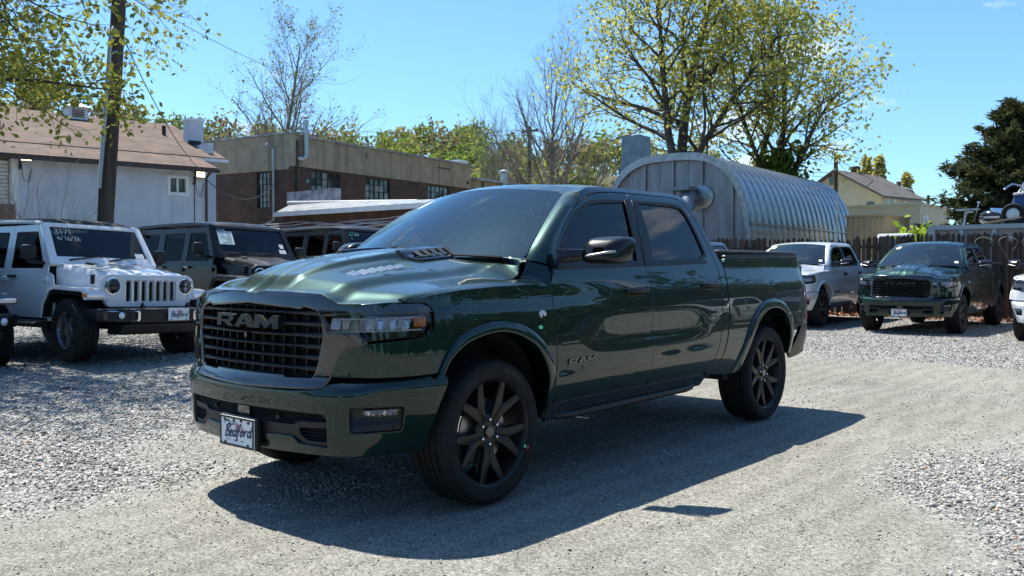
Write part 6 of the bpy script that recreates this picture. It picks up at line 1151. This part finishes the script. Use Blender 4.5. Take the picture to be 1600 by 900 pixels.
        lc = bf(np.array([[.62, .605, .02]]))[0]; MB().lathe([(0, .02), (.035, .015), (.045, 0)], 18, lambda V: np.c_[lc[0]-V[:, 2], lc[1]+V[:, 0], lc[2]+V[:, 1]]).build('fog_lamp', LAMP, root, .9)
        MB().tube([(-.70, s*.34, .70), (-.74, s*.34, .76), (-.78, s*.34, .70)], .016, 8).build('tow_hook', BLACK, root)
    MB().hexa([(-.70, -.62, .36), (-.4, -.62, .36), (-.4, .62, .36), (-.70, .62, .36), (-.76, -.6, .495), (-.4, -.6, .495), (-.4, .6, .495), (-.76, .6, .495)]).build('air_dam', BLACK, root, bevel=.02)
    if plate:
        pc = np.array([-.80, -.16, .615]); pf = lambda V: np.stack([pc[0]-.004-V[:, 2], pc[1]+.155-V[:, 0], pc[2]-.076+V[:, 1]], -1)
        pr = MB().box(pc, (.012, .32, .165)).build('number_plate', PLATE, root, bevel=.002); write(MB(), 'Bedford', lambda V: pf(np.c_[V[:, 0]*1.02+.03+V[:, 1]*.25, V[:, 1]+.045, V[:, 2]+.004]), .066, .53, .09).build('lettering', NAVY, pr)
        b = MB()
        for k in range(3): b.prism([(.13,.132-k*.012),(.22,.115-k*.012),(.22,.109-k*.012),(.13,.126-k*.012)], .002, .004, pf)
        b.build('emblem', REDINK, pr, fix=True)
        for u in (.04, .27): MB().prism([(u-.01,0),(u+.01,0),(u+.01,.014),(u-.01,.014)], .002, .006, pf).build('plate_clip', BLACK, pr, fix=True)
    # windscreen, frame, roof
    WF = lambda u, v, o: np.stack([.60+.29*v - .05*(1-u*u)*(1-.4*v) - .86*np.asarray(o), u*(.735-.045*v), 1.33+.46*v + .51*np.asarray(o)], -1)
    op = rp([(-.95,.05,.05),(.95,.05,.05),(.95,.975,.05),(-.95,.975,.05)], .05)
    P('windscreen_frame', rp([(-1.07,-.14),(1.07,-.14),(1.06,1.05,.05),(-1.06,1.05,.05)], .03), WF, PAINT, res=.1, holes=[op], depth=.06, edge=.012)
    ws = P('windscreen', [(-.97,.03),(.97,.03),(.97,.99),(-.97,.99)], lambda u, v, o: WF(u, v, np.asarray(o)-.02), WSG if False else JGLASS, res=.2, depth=.004)
    panel('glass_border', [(-.97,.03),(.97,.03),(.97,.99),(-.97,.99)], lambda u, v, o: WF(u, v, np.asarray(o)-.026), BLACK, ws, res=.2, holes=[rp([(-.91,.12),(.91,.12),(.91,.92),(-.91,.92)], .04)], depth=.002)
    panel('sensor_housing', [(-.12,.93),(.12,.93),(.10,.78),(-.10,.78)], lambda u, v, o: WF(u, v, np.asarray(o)-.04), BLACK, ws, res=.2, depth=.03)
    panel('window_label', [(-.88,.10),(-.68,.10),(-.68,.24),(-.88,.24)], lambda u, v, o: WF(u, v, np.asarray(o)-.014), STICKW, ws, res=.2, depth=.001, edge=.001)
    if sticker:
        st_ = panel('window_sticker', [(.50,.36),(.88,.36),(.88,.86),(.50,.86)], lambda u, v, o: WF(u, v, np.asarray(o)-.014), STICKG, ws, res=.2, depth=.001, edge=.001); b = MB()
        for r0, (u0, u1) in ((.80, (.55, .66)), (.74, (.55, .64)), (.68, (.55, .67)), (.82, (.70, .84)), (.70, (.72, .84)), (.60, (.55, .82)), (.54, (.55, .70)), (.48, (.55, .66)), (.42, (.55, .8))):
            b.grid(np.stack([WF(np.array([u0, u1]), np.full(2, r0), np.full(2, -.010)), WF(np.array([u0, u1]), np.full(2, r0+.025), np.full(2, -.010))], 0))
        b.build('print_line', DUCT, st_); panel('window_label', [(-.86,.30),(-.74,.30),(-.74,.46),(-.86,.46)], lambda u, v, o: WF(u, v, np.asarray(o)-.014), STICKW, ws, res=.2, depth=.001, edge=.001)
    b = MB()
    for ln, (tx, u0, v0, s) in enumerate(text): write(b, tx, lambda V: WF(u0-V[:, 0]/.72, v0+V[:, 1]/.54, V[:, 2]-.012), s, .72, .042)
    if text: b.build('hand_lettering', ink, ws)
    for u0, u1 in ((.75, .05), (-.02, -.62)):
        t = np.linspace(0, 1, 10); MB().tube(WF(u0+(u1-u0)*t, -.06+.16*t, np.full(10, .02)), np.linspace(.014, .008, 10), 6).build('wiper', BLACK, ws)
    P('cowl', [(.52,-.72),(.70,-.74),(.70,.74),(.52,.72)], lambda u, v, o: np.stack([u, v, 1.262+.01*u+np.asarray(o)], -1), PAINT, res=.1)
    G = []
    for x, dz in ((.90, -.03), (.95, .012), (1.1, .05), (1.6, .07), (2.6, .075), (3.5, .06), (3.72, .01), (3.76, -.08)):
        G.append([(x, .70*u, 1.80+dz+.045*(1-abs(u)**4)) for u in np.linspace(-1, 1, 15)])
    MB().grid(np.array(G), flip=True).build('roof', TOP, root, 1.2)
    MB().box((3.77, 0, 1.15), (.03, 1.50, 1.1)).build('tailgate', PAINT, root); MB().box((3.74, 0, 1.48), (.09, 1.30, .42)).build('rear_window', TINT, root)
    b = MB(); b.box((2.1, 0, .72), (3.2, 1.5, .42)); b.box((.0, 0, .55), (1.2, .7, .3)); b.build('underbody_core', DARK, root); MB().box((.86, 0, 1.18), (.32, 1.40, .24)).build('dashboard', CLOTH, root, bevel=.04)
    for y in (-.36, .36): b = MB(); b.box((1.75, y, 1.28), (.14, .48, .62), rotm(0, .15, 0)); b.box((1.82, y, 1.62), (.09, .24, .14)); b.build('seat', CLOTH, root, bevel=.04)
    MB().box((2.7, 0, 1.25), (.14, 1.2, .55)).build('rear_seat', CLOTH, root, bevel=.04); a = np.linspace(0, 2*np.pi, 21); MB().tube(np.stack([1.12+.06*np.sin(a), -.36+.175*np.cos(a), 1.24+.165*np.sin(a)], -1), .015, 6, False).build('steering_wheel', BLACK, root)
    return root
JTINT = glass('jeep_side_glass', (.05, .055, .06), 0, .22, 1.45)
JGLASS = glass('jeep_windscreen', (.20, .23, .24), 0, 1, 1.5)
SOFT = varied('black_roof_fabric', (.012, .012, .012), (.025, .025, .025), .7, 20, 4, .3, 150, .003)
GJ = 'boxy off-road vehicles parked in a row'
def place(o, x, y, z, rz, roll=0): o.location = (x, y, z); o.rotation_euler = (roll, 0, rz)
j1 = build_jeep(tag(empty('off_road_suv'), 'white boxy off-road vehicle with a black roof and round headlights', 'suv', GJ), WHITE, SOFT, WHITE, JW, (('3171', .86, .74, .085), ('4/16/26', .84, .56, .065))); place(j1, 2.13, 7.43, .115, 1.70, R(1.6))
j2 = build_jeep(tag(empty('off_road_suv'), 'dark grey boxy off-road vehicle with a large pale price sheet in its windscreen', 'suv', GJ), DARKGREY, DARKGREY, BLACK, JW, (('3156', .90, .86, .06), ('5', .9, .7, .05)), MARKER, True); place(j2, 5.2, 8.52, .225, 1.53, R(1.8))
j3 = build_jeep(tag(empty('off_road_suv'), 'black boxy off-road vehicle with a green chalk number on its windscreen', 'suv', GJ), BLACKP, DARKGREY, BLACK, JW, (('2126', .90, .74, .09), ('L', .85, .55, .06)), MARKERG); place(j3, 9.76, 10.56, .365, 1.45, R(1.8))
j4 = build_jeep(tag(empty('off_road_suv'), 'slate off-road vehicle at the left edge, only its knobbly tyre and bumper end showing', 'suv', GJ), SLATE, BLACK, SLATE, JM, plate=False, fog='black'); place(j4, -.20, 7.92, .085, 1.66)
# ------------------------------------------------------------------ the other pickups: copies in their own colours
G_P = 'pickup trucks on the lot'; skip = ('wheel_sticker', 'round_sticker')
for pos, rz, sw, lb in (((16.53, 1.44, -.064), .017, None, 'smaller looking dark green pickup parked before the fence, black grille in full view'),
                        ((16.49, 4.38, -.02), .027, SILVER, 'silver pickup parked between the big green pickup tail and the second green pickup'),
                        ((15.63, -1.72, -.067), -.012, WHITE, 'white pickup cut off by the right edge, showing one fog lamp and mirror'),
                        ((15.6, -5.0, -.06), .0, SLATE, 'dark slate pickup outside the view, next in the row after the white pickup'), ((15.7, -8.4, -.06), .02, SILVER, 'silver pickup outside the view, second in the row after the white pickup'), ((15.5, -11.8, -.06), -.01, BLACKP, 'black pickup outside the view, third in the row after the white pickup'),
                        ((16.5, 7.85, .06), .03, SLATE, 'slate pickup hidden behind the big green pickup, only its cab corner in view')):
    c = copy_tree(hero, None, {GREEN: sw} if sw else None, skip); c.location = pos; c.rotation_euler = (0, 0, rz); c['label'] = lb
bpy.data.objects.remove(bpy.data.objects[hero['spare_label']])     # only the row pickups carry this lower label
for o in bpy.data.objects:
    if 'spare_label' in o: del o['spare_label']
